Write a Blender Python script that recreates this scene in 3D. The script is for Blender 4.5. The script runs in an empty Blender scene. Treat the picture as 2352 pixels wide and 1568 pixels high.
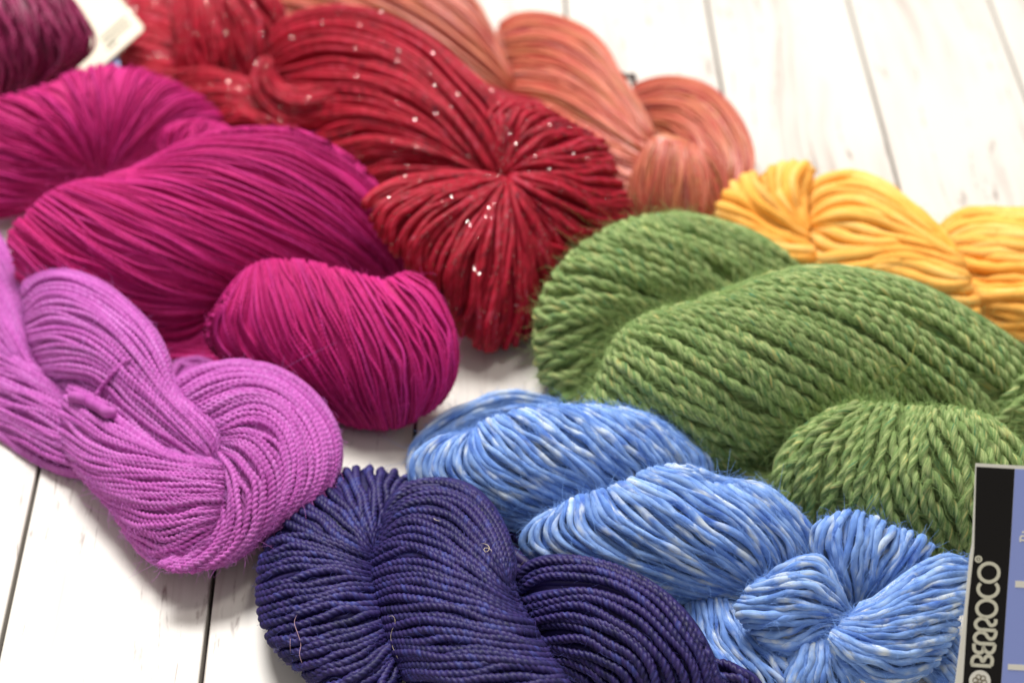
import bpy, math, time
import numpy as np
from mathutils import Vector, Matrix
T0 = time.time()
C = bpy.data.collections.new('yarn_table'); bpy.context.scene.collection.children.link(C)
sc = bpy.context.scene
# ------------------------------------------------------------------ camera
FPX, PITCH, DIST = 4536.0, math.radians(42.0), 0.79      # focal length in picture units (picture 2352 wide)
CAMH = DIST*math.sin(PITCH)
cd = bpy.data.cameras.new('camera'); cam = bpy.data.objects.new('camera', cd); C.objects.link(cam); sc.camera = cam
cam.location = (0, 0, CAMH); cam.rotation_euler = (math.pi/2-PITCH, 0, 0)
cd.sensor_width = 36.0; cd.lens = 36.0*FPX/2352.0; cd.clip_start = 0.02; cd.clip_end = 50
cd.dof.use_dof = True; cd.dof.focus_distance = 0.655; cd.dof.aperture_fstop = 7.0; cd.dof.aperture_blades = 8
# ------------------------------------------------------------------ light
w = bpy.data.worlds.new('World'); sc.world = w; w.use_nodes = True
w.node_tree.nodes['Background'].inputs[0].default_value = (1.0, 0.975, 0.95, 1)
w.node_tree.nodes['Background'].inputs[1].default_value = 0.32
def area(name, loc, target, sx, sy, power, col):
    l = bpy.data.lights.new(name, 'AREA'); l.shape = 'RECTANGLE'; l.size = sx; l.size_y = sy; l.energy = power; l.color = col
    o = bpy.data.objects.new(name, l); C.objects.link(o); o.location = loc
    o.rotation_euler = (Vector(target)-Vector(loc)).to_track_quat('-Z', 'Y').to_euler()
area('window_light', (-0.30, 1.35, 1.35), (0, 0.6, 0), 0.55, 0.45, 23.5, (1.0, 0.985, 0.97))
area('added_sparkle_lamp', (0.5, 0.9, 1.9), (0, 0.6, 0), 0.3, 0.3, 6, (1.0, 0.97, 0.93))  # unseen extra lamp, added so that the glitter sparkles
vs = sc.view_settings; sc.display_settings.display_device = 'sRGB'
vs.view_transform = 'Standard'; vs.look = 'None'; vs.exposure = 0.42; vs.gamma = 1.0
sc.cycles.max_bounces = 6; sc.cycles.diffuse_bounces = 2

# ------------------------------------------------------------------ picture point -> place
SP, CP = math.sin(PITCH), math.cos(PITCH)
def ray(p):                       # direction per unit of depth
    p = np.asarray(p, float); X = (p[..., 0]-1176)/FPX; Y = -(p[..., 1]-784)/FPX
    return np.stack([X, CP+SP*Y, -SP+CP*Y], -1)
def at_depth(p, d): return np.array([0, 0, CAMH])+ray(p)*np.asarray(d)[..., None]
def depth_h(p, h): return (h-CAMH)/ray(p)[..., 2]
def at_h(p, h): return at_depth(p, depth_h(p, h))
FR = {'D': (1, 0, 0), 'q1': (2, 0, 0), 'q2': (2, 1176, 0), 'q3': (2, 0, 784), 'q4': (2, 1176, 784), 'c1': (3, 0, 0), 'c2': (3, 784, 0),
      'c3': (3, 784, 392), 'c4': (3, 1568, 392), 'c5': (3, 0, 680.6), 'c6': (3, 544.4, 1045.3), 'c7': (3, 884.7, 816.7), 'z8': (2.865, 1633.3, 1020.8)}
def fr(f, pts):
    s, ox, oy = FR[f]; a = np.array(pts, float)/s; a[:, 0] += ox; a[:, 1] += oy; return a
# ------------------------------------------------------------------ materials
def S(r, g, b):
    f = lambda c: (c/255/12.92) if c <= 10 else ((c/255+0.055)/1.055)**2.4
    return (f(r), f(g), f(b), 1)
def nodes(name):
    m = bpy.data.materials.new(name); m.use_nodes = True; nt = m.node_tree; nt.nodes.clear()
    def N(t, **k):
        n = nt.nodes.new(t)
        for a, b in k.items():
            if a[0] == '_': setattr(n, a[1:], b)
            else: n.inputs[a.replace('9', ' ')].default_value = b
        return n
    o = N('ShaderNodeOutputMaterial'); p = N('ShaderNodeBsdfPrincipled'); nt.links.new(p.outputs[0], o.inputs[0])
    return m, N, nt.links.new, p
def ramp(N, stops, interp='LINEAR'):
    r = N('ShaderNodeValToRGB'); e = r.color_ramp.elements; r.color_ramp.interpolation = interp
    while len(e) < len(stops): e.new(0.5)
    for i, (q, c) in enumerate(stops): e[i].position = q; e[i].color = c
    return r
def yarn_mat(name, stops, su=0.6, sv=3.0, rough=0.75, sheen=0.25, fib=(60, 5), bump=0.25, spec=0.25, var=0.22, patch=None, detail=3, bd=0.0004):
    """stops: dye colours along the fibres; u = centimetres along the strand, v = round the strand"""
    m, N, L, p = nodes(name)
    uv = N('ShaderNodeUVMap'); at = N('ShaderNodeAttribute', _attribute_name='rnd')
    sp = N('ShaderNodeSeparateXYZ'); L(uv.outputs[0], sp.inputs[0])
    def coord(a, b):
        u = N('ShaderNodeMath', _operation='MULTIPLY'); L(sp.outputs[0], u.inputs[0]); u.inputs[1].default_value = a
        an = N('ShaderNodeMath', _operation='MULTIPLY'); L(sp.outputs[1], an.inputs[0]); an.inputs[1].default_value = 2*math.pi
        c = N('ShaderNodeMath', _operation='COSINE'); L(an.outputs[0], c.inputs[0]); s = N('ShaderNodeMath', _operation='SINE'); L(an.outputs[0], s.inputs[0])
        cm = N('ShaderNodeMath', _operation='MULTIPLY_ADD'); L(c.outputs[0], cm.inputs[0]); cm.inputs[1].default_value = b/6.28
        rm = N('ShaderNodeMath', _operation='MULTIPLY'); L(at.outputs['Fac'], rm.inputs[0]); rm.inputs[1].default_value = 173.0; L(rm.outputs[0], cm.inputs[2])
        sm = N('ShaderNodeMath', _operation='MULTIPLY'); L(s.outputs[0], sm.inputs[0]); sm.inputs[1].default_value = b/6.28
        cb = N('ShaderNodeCombineXYZ'); L(u.outputs[0], cb.inputs[0]); L(cm.outputs[0], cb.inputs[1]); L(sm.outputs[0], cb.inputs[2]); return cb
    c1 = coord(su, sv); n1 = N('ShaderNodeTexNoise', Scale=1.0, Detail=detail, Roughness=0.6); L(c1.outputs[0], n1.inputs['Vector'])
    r1 = ramp(N, stops); L(n1.outputs[0], r1.inputs[0]); col = r1.outputs[0]
    if patch:
        pc, pu, lo, hi = patch; c3 = coord(pu, 1.5); n3 = N('ShaderNodeTexNoise', Scale=1.0, Detail=2.0); L(c3.outputs[0], n3.inputs['Vector'])
        mr = N('ShaderNodeMapRange', _interpolation_type='SMOOTHSTEP'); L(n3.outputs[0], mr.inputs[0]); mr.inputs[1].default_value = lo; mr.inputs[2].default_value = hi
        mx = N('ShaderNodeMix', _data_type='RGBA'); L(mr.outputs[0], mx.inputs[0]); L(col, mx.inputs[6]); mx.inputs[7].default_value = pc; col = mx.outputs[2]
    c2 = coord(fib[0], fib[1]*6); n2 = N('ShaderNodeTexNoise', Scale=1.0, Detail=4.0, Roughness=0.7)
    c2b = coord(fib[0]/12, fib[1]*6); L(c2b.outputs[0], n2.inputs['Vector'])
    # strand to strand and fibre to fibre variation of the dye
    v1 = N('ShaderNodeMapRange'); L(n2.outputs[0], v1.inputs[0]); v1.inputs[1].default_value = 0.25; v1.inputs[2].default_value = 0.75; v1.inputs[3].default_value = 1-var; v1.inputs[4].default_value = 1+var
    v2 = N('ShaderNodeMapRange'); L(at.outputs['Fac'], v2.inputs[0]); v2.inputs[3].default_value = 0.86; v2.inputs[4].default_value = 1.12
    vm = N('ShaderNodeMath', _operation='MULTIPLY'); L(v1.outputs[0], vm.inputs[0]); L(v2.outputs[0], vm.inputs[1])
    mul = N('ShaderNodeVectorMath', _operation='SCALE'); L(col, mul.inputs[0]); L(vm.outputs[0], mul.inputs['Scale'])
    L(mul.outputs[0], p.inputs['Base Color'])
    bp = N('ShaderNodeBump', Strength=bump, Distance=bd); L(n2.outputs[0], bp.inputs['Height']); L(bp.outputs[0], p.inputs['Normal'])
    p.inputs['Roughness'].default_value = rough; p.inputs['Specular IOR Level'].default_value = spec
    p.inputs['Sheen Weight'].default_value = sheen*0.55; p.inputs['Sheen Roughness'].default_value = 0.4
    tint = stops[len(stops)//2][1]; p.inputs['Sheen Tint'].default_value = tuple(min(1, c*1.6+0.1) for c in tint[:3])+(1,)
    return m
def plain(name, col, rough=0.6, metal=0.0, spec=0.5):
    m, N, L, p = nodes(name); p.inputs['Base Color'].default_value = col; p.inputs['Roughness'].default_value = rough
    p.inputs['Metallic'].default_value = metal; p.inputs['Specular IOR Level'].default_value = spec; return m
# ------------------------------------------------------------------ meshes
def mesh_obj(name, V, F, mat, parent=None, uv=None, rnd=None, smooth=True, kind=None):
    me = bpy.data.meshes.new(name); V = np.asarray(V, np.float32); F = np.asarray(F, np.int32); k = F.shape[1]
    me.vertices.add(len(V)); me.vertices.foreach_set('co', V.ravel())
    me.loops.add(F.size); me.loops.foreach_set('vertex_index', F.ravel())
    me.polygons.add(len(F)); me.polygons.foreach_set('loop_start', np.arange(len(F), dtype=np.int32)*k)
    me.polygons.foreach_set('use_smooth', np.full(len(F), smooth))
    if uv is not None:
        l = me.uv_layers.new(name='UVMap'); l.uv.foreach_set('vector', np.asarray(uv, np.float32).ravel())
    if rnd is not None:
        a = me.attributes.new('rnd', 'FLOAT', 'POINT'); a.data.foreach_set('value', np.asarray(rnd, np.float32))
    me.materials.append(mat); me.update(calc_edges=True)
    o = bpy.data.objects.new(name, me); C.objects.link(o)
    if parent is not None: o.parent = parent; o.matrix_parent_inverse = Matrix.Translation(-parent.matrix_basis.translation)
    if kind: o['kind'] = kind
    return o
def thing(name, label, cat, loc=(0, 0, 0), group=None):
    o = bpy.data.objects.new(name, None); C.objects.link(o); o.empty_display_size = 0.02; o.location = loc; o['label'] = label; o['category'] = cat
    if group: o['group'] = group
    return o
def smooth_line(P, m):            # Catmull-Rom through the points, m samples evenly by length
    P = np.asarray(P, float); Q = np.vstack([2*P[0]-P[1], P, 2*P[-1]-P[-2]]); out = []
    t = np.linspace(0, 1, 12, endpoint=False)[:, None]
    for i in range(len(P)-1):
        a, b, c, d = Q[i:i+4]
        out.append(0.5*((2*b)+(c-a)*t+(2*a-5*b+4*c-d)*t*t+(3*b-a-3*c+d)*t**3))
    out = np.vstack(out+[P[-1:]]); return resample(out, m)
def resample(P, m):
    s = np.r_[0, np.cumsum(np.linalg.norm(np.diff(P, axis=0), axis=1))]; q = np.linspace(0, s[-1], m)
    return np.stack([np.interp(q, s, P[:, k]) for k in range(P.shape[1])], 1)
def tubes(P, R, sides, pitch, plies, prof, rng, phase=None):
    """P (n,m,3) centre lines, R (n,m) radii -> verts (n,m,sides,3), uv u (n,m)"""
    n, m = P.shape[:2]; R = R.copy(); R[:, 0] *= 0.03; R[:, -1] *= 0.03; Tn = np.gradient(P, axis=1); Tn /= np.linalg.norm(Tn, axis=2, keepdims=True)+1e-12
    N = np.zeros_like(P); a = np.cross(Tn[:, 0], np.array([0.3, 0.2, 1.0])); N[:, 0] = a/(np.linalg.norm(a, axis=1, keepdims=True)+1e-12)
    for i in range(1, m):
        v = N[:, i-1]; t = Tn[:, i]; v = v-t*np.sum(v*t, 1, keepdims=True); N[:, i] = v/(np.linalg.norm(v, axis=1, keepdims=True)+1e-12)
    B = np.cross(Tn, N); s = np.concatenate([np.zeros((n, 1)), np.cumsum(np.linalg.norm(np.diff(P, axis=1), axis=2), 1)], 1)
    th = np.linspace(0, 2*math.pi, sides, endpoint=False)[None, None, :]
    tw = (2*math.pi*s/pitch if pitch else s*0) + (rng.random((n, 1))*6.28 if phase is None else phase)
    rho = (1-prof+prof*np.abs(np.cos(plies/2*th)))*np.ones((n, m, 1)) if prof else np.ones((n, m, sides))
    A = th+tw[:, :, None]
    V = P[:, :, None, :]+(R[:, :, None]*rho)[..., None]*(np.cos(A)[..., None]*N[:, :, None, :]+np.sin(A)[..., None]*B[:, :, None, :])
    return V, s
_fc = {}
def tube_faces(m, sides):
    if (m, sides) in _fc: return _fc[(m, sides)]
    i, j = np.meshgrid(np.arange(m-1), np.arange(sides), indexing='ij'); j2 = (j+1) % sides
    F = np.stack([i*sides+j, i*sides+j2, (i+1)*sides+j2, (i+1)*sides+j], -1).reshape(-1, 4)
    U = np.stack([i, i, i+1, i+1], -1).reshape(-1, 4); W = np.stack([j, j+1, j+1, j], -1).reshape(-1, 4)/sides
    _fc[(m, sides)] = (F, U, W); return F, U, W
# ------------------------------------------------------------------ a coil of yarn
def winding(px, py, poly):
    w = np.zeros(px.shape, int); x0, y0 = poly[-1]
    for x1, y1 in poly:
        side = (x1-x0)*(py-y0)-(px-x0)*(y1-y0)
        w += ((y0 <= py) & (y1 > py) & (side > 0)).astype(int)-((y0 > py) & (y1 <= py) & (side < 0)).astype(int); x0, y0 = x1, y1
    return w != 0
def inflate(poly, g):
    lo = poly.min(0)-2*g; hi = poly.max(0)+2*g; nx, ny = (np.ceil((hi-lo)/g)+1).astype(int)
    X, Y = np.meshgrid(lo[0]+g*np.arange(nx), lo[1]+g*np.arange(ny)); M = winding(X, Y, poly)
    M[0] = M[-1] = False; M[:, 0] = M[:, -1] = False
    f = np.zeros((ny, nx)); I, J = np.indices(M.shape); w = 2/(1+math.sin(math.pi/max(nx, ny)*1.4))
    ms = [M & ((I+J) % 2 == k) for k in (0, 1)]
    for it in range(int(2.2*max(nx, ny))):
        for mk in ms:
            nb = np.zeros_like(f); nb[1:-1, 1:-1] = (f[2:, 1:-1]+f[:-2, 1:-1]+f[1:-1, 2:]+f[1:-1, :-2]+2*g*g)/4
            f = np.where(mk, f+w*(nb-f), f)
    return lo, g, np.maximum(f, 0), X, Y, M
def bil(F, lo, g, p):
    u = np.clip((p[..., 0]-lo[0])/g, 0, F.shape[1]-1.001); v = np.clip((p[..., 1]-lo[1])/g, 0, F.shape[0]-1.001)
    i = u.astype(int); j = v.astype(int); a = u-i; b = v-j
    return F[j, i]*(1-a)*(1-b)+F[j, i+1]*a*(1-b)+F[j+1, i]*(1-a)*b+F[j+1, i+1]*a*b
STATS = []
def coil(skein, f, guides, st, lift=0.0, k=1.0, ax=None, seed=0, n=None, dens=1.0, flat=None, join=False, wander=1.0, grow=(0, 0, 0, 0)):
    """guides: a fan of strands seen in the photograph, in order across the coil. Between them the coil is filled with single strands
    that lie round a closed, rounded body resting lift (m) above where its own thickness would put it."""
    rng = np.random.default_rng(seed+7); M0 = 48
    gl = [smooth_line(fr(f, g), M0) for g in guides]
    def longer(L):                # carry the strands on under the neighbouring coils
        a = L[0]+(L[0]-L[4])/(np.linalg.norm(L[0]-L[4])+1e-9)*grow[2]; b = L[-1]+(L[-1]-L[-5])/(np.linalg.norm(L[-1]-L[-5])+1e-9)*grow[3]
        return resample(np.vstack(([a] if grow[2] else [])+[L]+([b] if grow[3] else [])), M0)
    gl = [longer(L) for L in gl]
    def beside(A, B, d): v = A-B; return A+v/(np.linalg.norm(v, axis=1, keepdims=True).mean()+1e-9)*d
    if grow[0]: gl = [beside(gl[0], gl[1], grow[0])]+gl
    if grow[1]: gl = gl+[beside(gl[-1], gl[-2], grow[1])]
    G = np.stack(gl); ng = len(G)
    poly = np.vstack([G[0], G[1:-1, -1], G[-1][::-1], G[1:-1, 0][::-1]])
    size = np.ptp(poly, axis=0).max(); g = max(4.0, size/110)
    lo, g, phi, GX, GY, MK = inflate(poly, g); B = np.sqrt(phi)*k
    cen = np.array([GX[MK].mean(), GY[MK].mean()]); P = np.stack([GX[MK], GY[MK]], 1)-cen
    ev, evec = np.linalg.eigh(P.T@P/len(P)); e = evec[:, 1]; el = math.sqrt(ev[1]/max(ev[0], 1e-9))
    e = e*min(1.0, max(0.0, (el-1.0)/0.5))**0.5              # a round coil has no long axis
    if ax is not None: e = np.array(ax, float)
    Rm = B.max()*depth_h(cen, 0.02)/FPX; h0 = (Rm*0.93 if flat is None else flat)+lift
    def mid(p): q = cen+((p-cen)@e)[..., None]*e; return depth_h(q, h0)
    def surf(p, sgn, off):        # off: metres below the surface
        d0 = mid(p); b = bil(B, lo, g, p)*d0/FPX; d = d0-sgn*np.maximum(b-off, -np.maximum(off, 0)*0+0.0) if np.isscalar(off) else d0-sgn*(b-off)
        return at_depth(p, d)
    r = st['r']; sides = st.get('sides', 8)
    # spread strands evenly over the rounded surface
    tt = np.linspace(0, ng-1, 8*ng)
    def lerp(t):                  # strand at guide index t (array n) -> (n, M0, 2), Catmull-Rom across the guides
        t = np.clip(t, 0, ng-1); i = np.minimum(t.astype(int), ng-2); a = (t-i)[:, None, None]
        g0 = G[np.maximum(i-1, 0)]; g1 = G[i]; g2 = G[i+1]; g3 = G[np.minimum(i+2, ng-1)]
        c = 0.5*(2*g1+(g2-g0)*a+(2*g0-5*g1+4*g2-g3)*a*a+(3*g1-g0-3*g2+g3)*a**3); l = g1*(1-a)+g2*a
        return 0.5*c+0.5*l
    W3 = surf(lerp(tt), 1, 0.0); dW = np.linalg.norm(np.diff(W3, axis=0), axis=2)
    wid = dW.sum(0); cw = np.r_[0, np.cumsum(dW[:, wid > np.percentile(wid, 50)].mean(1))]; total = np.percentile(wid, 75)
    if n is None: n = max(4, int(total/(2*r*0.93)*dens*st.get('dens', 1.0)))
    inv = lambda a: np.interp(a*cw[-1], cw, tt)
    ntot = n; gph = rng.random(3)*6.28
    def layer(n, seg, ext, sink, amp, rr, sides, drift=0.0, back=False, aa=None):
        a = (np.arange(n)+0.5)/n if aa is None else aa; n = len(a)
        M = 90; s = 0.5-0.5*np.cos(np.linspace(0, math.pi, M)); s = 0.75*s+0.25*np.linspace(0, 1, M)**1.0; s = s
        ph = rng.random((n, 3))*6.28; wob = (np.sin(6.28*s*0.8+ph[:, :1])*0.5+np.sin(6.28*s*1.9+ph[:, 1:2])*0.35+np.sin(6.28*s*3.7+ph[:, 2:])*0.15)
        ac = a[:, None]+amp*st.get('wob', 1.0)*wob/ntot*1.1+(rng.standard_normal((n, 1))*drift*(s-0.5) if drift else 0)
        cl = st.get('clump', 0.35); K = max(1.5, ntot/st.get('bunch', 6.0)); cph = gph[0]+1.3*np.sin(2.2*s+gph[1])+0.8*np.sin(4.9*s+gph[2]); a0 = ac
        ac = ac+cl*np.sin(6.28*(a0*K)+cph[None])/(6.28*K)*0.9; cdep = cl*np.cos(6.28*a0*K+cph[None])*(0.6+0.4*np.sin(5*a0+gph[1]))
        ac = np.clip(ac, 0.003, 0.997); T = inv(ac)
        # evaluate the fan at a varying index along s
        u = s*(M0-1); iu = np.minimum(u.astype(int), M0-2); au = (u-iu)[None, :, None]
        i = np.minimum(T.astype(int), ng-2); fa = (T-i)[..., None]
        def gg(i): i = np.clip(i, 0, ng-1); return G[i, iu[None, :]]*(1-au)+G[i, iu[None, :]+1]*au
        g0, g1, g2, g3 = gg(i-1), gg(i), gg(i+1), gg(i+2)
        c = 0.5*(2*g1+(g2-g0)*fa+(2*g0-5*g1+4*g2-g3)*fa*fa+(3*g1-g0-3*g2+g3)*fa**3); p = 0.5*c+0.5*(g1*(1-fa)+g2*fa)
        P3 = surf(p, 1, 0.0)
        # spacing: strands squeeze and ride over one another where the fan closes
        sp = np.linalg.norm(np.diff(W3, axis=0), axis=2); loc = np.empty((n, M)); tm = (tt[1:]+tt[:-1])/2
        spd = sp/np.diff(tt)[:, None]                                       # metres per guide index
        col = np.clip((s*(M0-1)).round().astype(int), 0, M0-1)
        for q in range(M): loc[:, q] = np.interp(T[:, q], tm, spd[:, col[q]])
        dT = np.abs(np.interp((ac+0.5/n)*cw[-1], cw, tt)-np.interp((ac-0.5/n)*cw[-1], cw, tt)); loc = loc*dT
        crowd = np.clip(2*rr/np.maximum(loc, 1e-6), 0.6, 4.0)
        pr = rng.random((n, 1)); lowf = np.sin(6.28*s*1.3+rng.random((n, 1))*6.28)
        thick = np.ones((n, M))
        if st.get('slub'):
            q = np.zeros((n, M))
            for fq in (1.2, 2.7, 5.1): q += np.sin(6.28*s*fq*rng.uniform(0.8, 1.3, (n, 1))+rng.random((n, 1))*6.28)
            thick = 1+st['slub']*(q/3+rng.standard_normal((n, 1))*0.35)
        R = rr*np.clip(1.08/np.maximum(crowd, 1.0)**0.5, 0.6, 1.08)*thick
        off = rr*0.8+sink+rr*1.5*cdep+rr*(0.28*lowf*st.get('rough', 1.0))+rr*1.1*pr*np.clip(crowd-1.0, 0, 1.6)*0.8+rr*(0.35*(rng.random((n, 1))-0.5)*st.get('rough', 1))
        d0 = mid(p); b = bil(B, lo, g, p)*d0/FPX
        d = d0-(np.maximum(b-off, -0.3*b) if not back else -np.maximum(b-off, 0))
        d = np.minimum(d, depth_h(p, rr*0.9+0.0003))
        P3 = at_depth(p, d)
        if ext > 0:               # carry on round the far side
            ke = max(4, int((s < ext).sum()))
            def side(idx):
                pp = p[:, idx]; d0 = mid(pp); b = bil(B, lo, g, pp)*d0/FPX; return at_depth(pp, np.minimum(d0+np.maximum(b-rr, 0)*1.0, np.maximum(depth_h(pp, rr*0.9+0.0003), 0)))
            P3 = np.concatenate([side(np.arange(ke, 0, -1)), P3, side(np.arange(M-2, M-2-ke, -1))], 1)
            R = np.concatenate([R[:, ke:0:-1], R, R[:, M-2:M-2-ke:-1]], 1)
        # even out by length
        L = np.concatenate([np.zeros((n, 1)), np.cumsum(np.linalg.norm(np.diff(P3, axis=1), axis=2)+1e-7, 1)], 1)
        m = int(np.clip(np.percentile(L[:, -1], 90)/seg, 8, 420)); Q = np.empty((n, m, 3)); RR = np.empty((n, m))
        for q in range(n):
            x = np.linspace(0, L[q, -1], m)
            for c_ in range(3): Q[q, :, c_] = np.interp(x, L[q], P3[q, :, c_])
            RR[q] = np.interp(x, L[q], R[q])
        for _ in range(2): Q[:, 1:-1] = 0.25*Q[:, :-2]+0.5*Q[:, 1:-1]+0.25*Q[:, 2:]
        Q[..., 2] = np.maximum(Q[..., 2], RR*0.9+0.0003)
        return Q, RR
    def emit(Q, RR, sides, pitch, plies, prof, name, parent, joined):
        V, s = tubes(Q, RR, sides, pitch, plies, prof, rng); nn, m = Q.shape[:2]; F, U, W = tube_faces(m, sides); rn = rng.random(nn)
        STATS.append(nn*len(F)*2)
        if joined:
            base = (np.arange(nn)*m*sides)[:, None, None]; FF = (F[None]+base).reshape(-1, 4)
            uv = np.stack([(s[:, U]*100), np.broadcast_to(W, (nn,)+W.shape)], -1)
            return V.reshape(-1, 3), FF, uv.reshape(-1, 2), np.repeat(rn, m*sides)
        for q in range(nn):
            uv = np.stack([s[q][U]*100, W], -1)
            mesh_obj(name, V[q].reshape(-1, 3), F, st['mat'], parent, uv, np.full(m*sides, rn[q]))
    # inner body + under layer + far side, one mesh: the coil itself
    bc = np.maximum(B*mid(np.stack([GX, GY], -1))/FPX-2.9*r, 0); inner = MK & (bc > 0); idx = -np.ones(MK.shape, int)
    parts = []
    if inner.sum() > 6:
        ins = inner.copy(); cells = ins[:-1, :-1] & ins[1:, :-1] & ins[:-1, 1:] & ins[1:, 1:]; idx[ins] = np.arange(ins.sum()); p = np.stack([GX[ins], GY[ins]], 1); d0 = mid(p)
        Va = at_depth(p, np.minimum(d0-bc[ins], depth_h(p, 0.0012))); Vb = at_depth(p, np.minimum(d0+bc[ins], depth_h(p, 0.0006))); Vb[:, 2] = np.maximum(Vb[:, 2], 0.0006); Va[:, 2] = np.maximum(Va[:, 2], 0.0009)
        q = np.stack([idx[:-1, :-1][cells], idx[1:, :-1][cells], idx[1:, 1:][cells], idx[:-1, 1:][cells]], 1)
        uva = np.stack([p[:, 0]*0.02, p[:, 1]*0.02], 1); Vv = np.vstack([Va, Vb]); FF = np.vstack([q, q[:, ::-1]+len(Va)])
        uu = np.vstack([uva, uva])[FF.ravel()]; parts.append((Vv, FF, uu, np.full(len(Vv), 0.3)))
    Q, RR = layer(max(3, int(n*0.75)), st['seg']*3, 0.0, 2.1*r, 1.0, r*1.05, 5); parts.append(emit(Q, RR, 5, 0, 0, 0, '', None, True))
    nb = max(3, int(n*0.5)); Q, RR = layer(nb, st['seg']*4, 0.0, 0.0, 1.0, r*1.5, 5, back=True); parts.append(emit(Q, RR, 5, 0, 0, 0, '', None, True))
    Vs, Fs, Us, Rs = [], [], [], []; b0 = 0
    for V, F, U, Rn in parts: Vs.append(V); Fs.append(F+b0); Us.append(U); Rs.append(Rn); b0 += len(V)
    co = mesh_obj('coil', np.vstack(Vs), np.vstack(Fs), st['mat'], skein, np.vstack(Us), np.concatenate(Rs))
    # the strands one sees
    Q, RR = layer(n, st['seg'], 0.14, 0.0, wander, r, sides)
    ns = max(1, int(n*st.get('stray', 0.08))); Q2, R2 = layer(ns, st['seg'], 0.1, -0.45*r, wander, r*0.95, sides, drift=0.022, aa=rng.uniform(0.08, 0.92, ns))
    for A_, B_ in ((Q, RR), (Q2, R2)):
        if join:
            V, F, U, Rn = emit(A_, B_, sides, st.get('pitch', 0), st.get('plies', 0), st.get('prof', 0), '', None, True)
            mesh_obj('fine_strands', V, F, st['mat'], co, U, Rn, kind='stuff')
        else: emit(A_, B_, sides, st.get('pitch', 0), st.get('plies', 0), st.get('prof', 0), 'strand', co, False)
    if st.get('fuzz'): fuzz_pts(st, Q, RR, rng)
    st['count'] = st.get('count', 0)+n+ns
    st.setdefault('surf', []).append((Q, RR))
    return co
def fuzz_pts(st, Q, RR, rng):
    n, m = Q.shape[:2]; dens, ln, _ = st['fuzz']; L = np.linalg.norm(np.diff(Q, axis=1), axis=2).sum(); cnt = int(dens*L*100)
    i = rng.integers(0, n, cnt); j = rng.integers(2, m-3, cnt); P = Q[i, j]; T = Q[i, j+1]-Q[i, j]; T /= np.linalg.norm(T, axis=1, keepdims=True)+1e-9
    v = rng.standard_normal((cnt, 3)); v -= T*np.sum(v*T, 1, keepdims=True); v /= np.linalg.norm(v, axis=1, keepdims=True)+1e-9
    K = 6; ll = ln*rng.gamma(3.0, 0.33, cnt)[:, None]; s = np.linspace(0, 1, K)
    al = rng.choice([-1, 1], cnt)[:, None]*rng.uniform(0.3, 1.1, cnt)[:, None]; up = rng.uniform(0.15, 0.8, cnt)[:, None]
    curl = rng.standard_normal((cnt, 3)); cv = rng.uniform(-0.35, 0.35, (cnt, 1))
    X = P[:, None]+v[:, None]*(RR[i, j]*0.8)[:, None, None]+(s*ll)[..., None]*(T*al)[:, None]+(np.sin(s*2.2)*ll*0.6*up)[..., None]*v[:, None]+((s**2)*ll*cv*2)[..., None]*curl[:, None]
    st.setdefault('fz', []).append(X)
def fuzz_obj(skein, st, rad=0.00006):
    if 'fz' not in st: return
    X = np.concatenate(st['fz']); X[..., 2] = np.maximum(X[..., 2], 0.0004); cnt, K = X.shape[:2]
    hc = bpy.data.hair_curves.new('fuzz'); hc.add_curves([K]*cnt)
    hc.attributes['position'].data.foreach_set('vector', X.reshape(-1).astype(np.float32))
    ra = hc.attributes.get('radius') or hc.attributes.new('radius', 'FLOAT', 'POINT')
    ra.data.foreach_set('value', np.tile(np.linspace(rad, rad*0.35, K), cnt).astype(np.float32))
    hc.materials.append(st['fuzz'][2]); o = bpy.data.objects.new('fuzz', hc); C.objects.link(o); o.parent = skein
    o.matrix_parent_inverse = Matrix.Translation(-skein.matrix_basis.translation); o['kind'] = 'stuff'
def single(name, parent, pts3, st_or_mat, r, sides=8, pitch=0, plies=0, prof=0, seg=0.0005, tip=True):
    P = smooth_line(np.array(pts3), max(8, int(np.linalg.norm(np.diff(pts3, axis=0), axis=1).sum()/seg)))[None]
    R = np.full(P.shape[:2], r); rng = np.random.default_rng(3)
    if tip: R[0, 0] *= 0.25; R[0, -1] *= 0.25; R[0, 1] *= 0.75; R[0, -2] *= 0.75
    V, s = tubes(P, R, sides, pitch, plies, prof, rng); F, U, W = tube_faces(P.shape[1], sides)
    return mesh_obj(name, V.reshape(-1, 3), F, st_or_mat, parent, np.stack([s[0][U]*100, W], -1), np.full(P.shape[1]*sides, 0.6))
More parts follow.
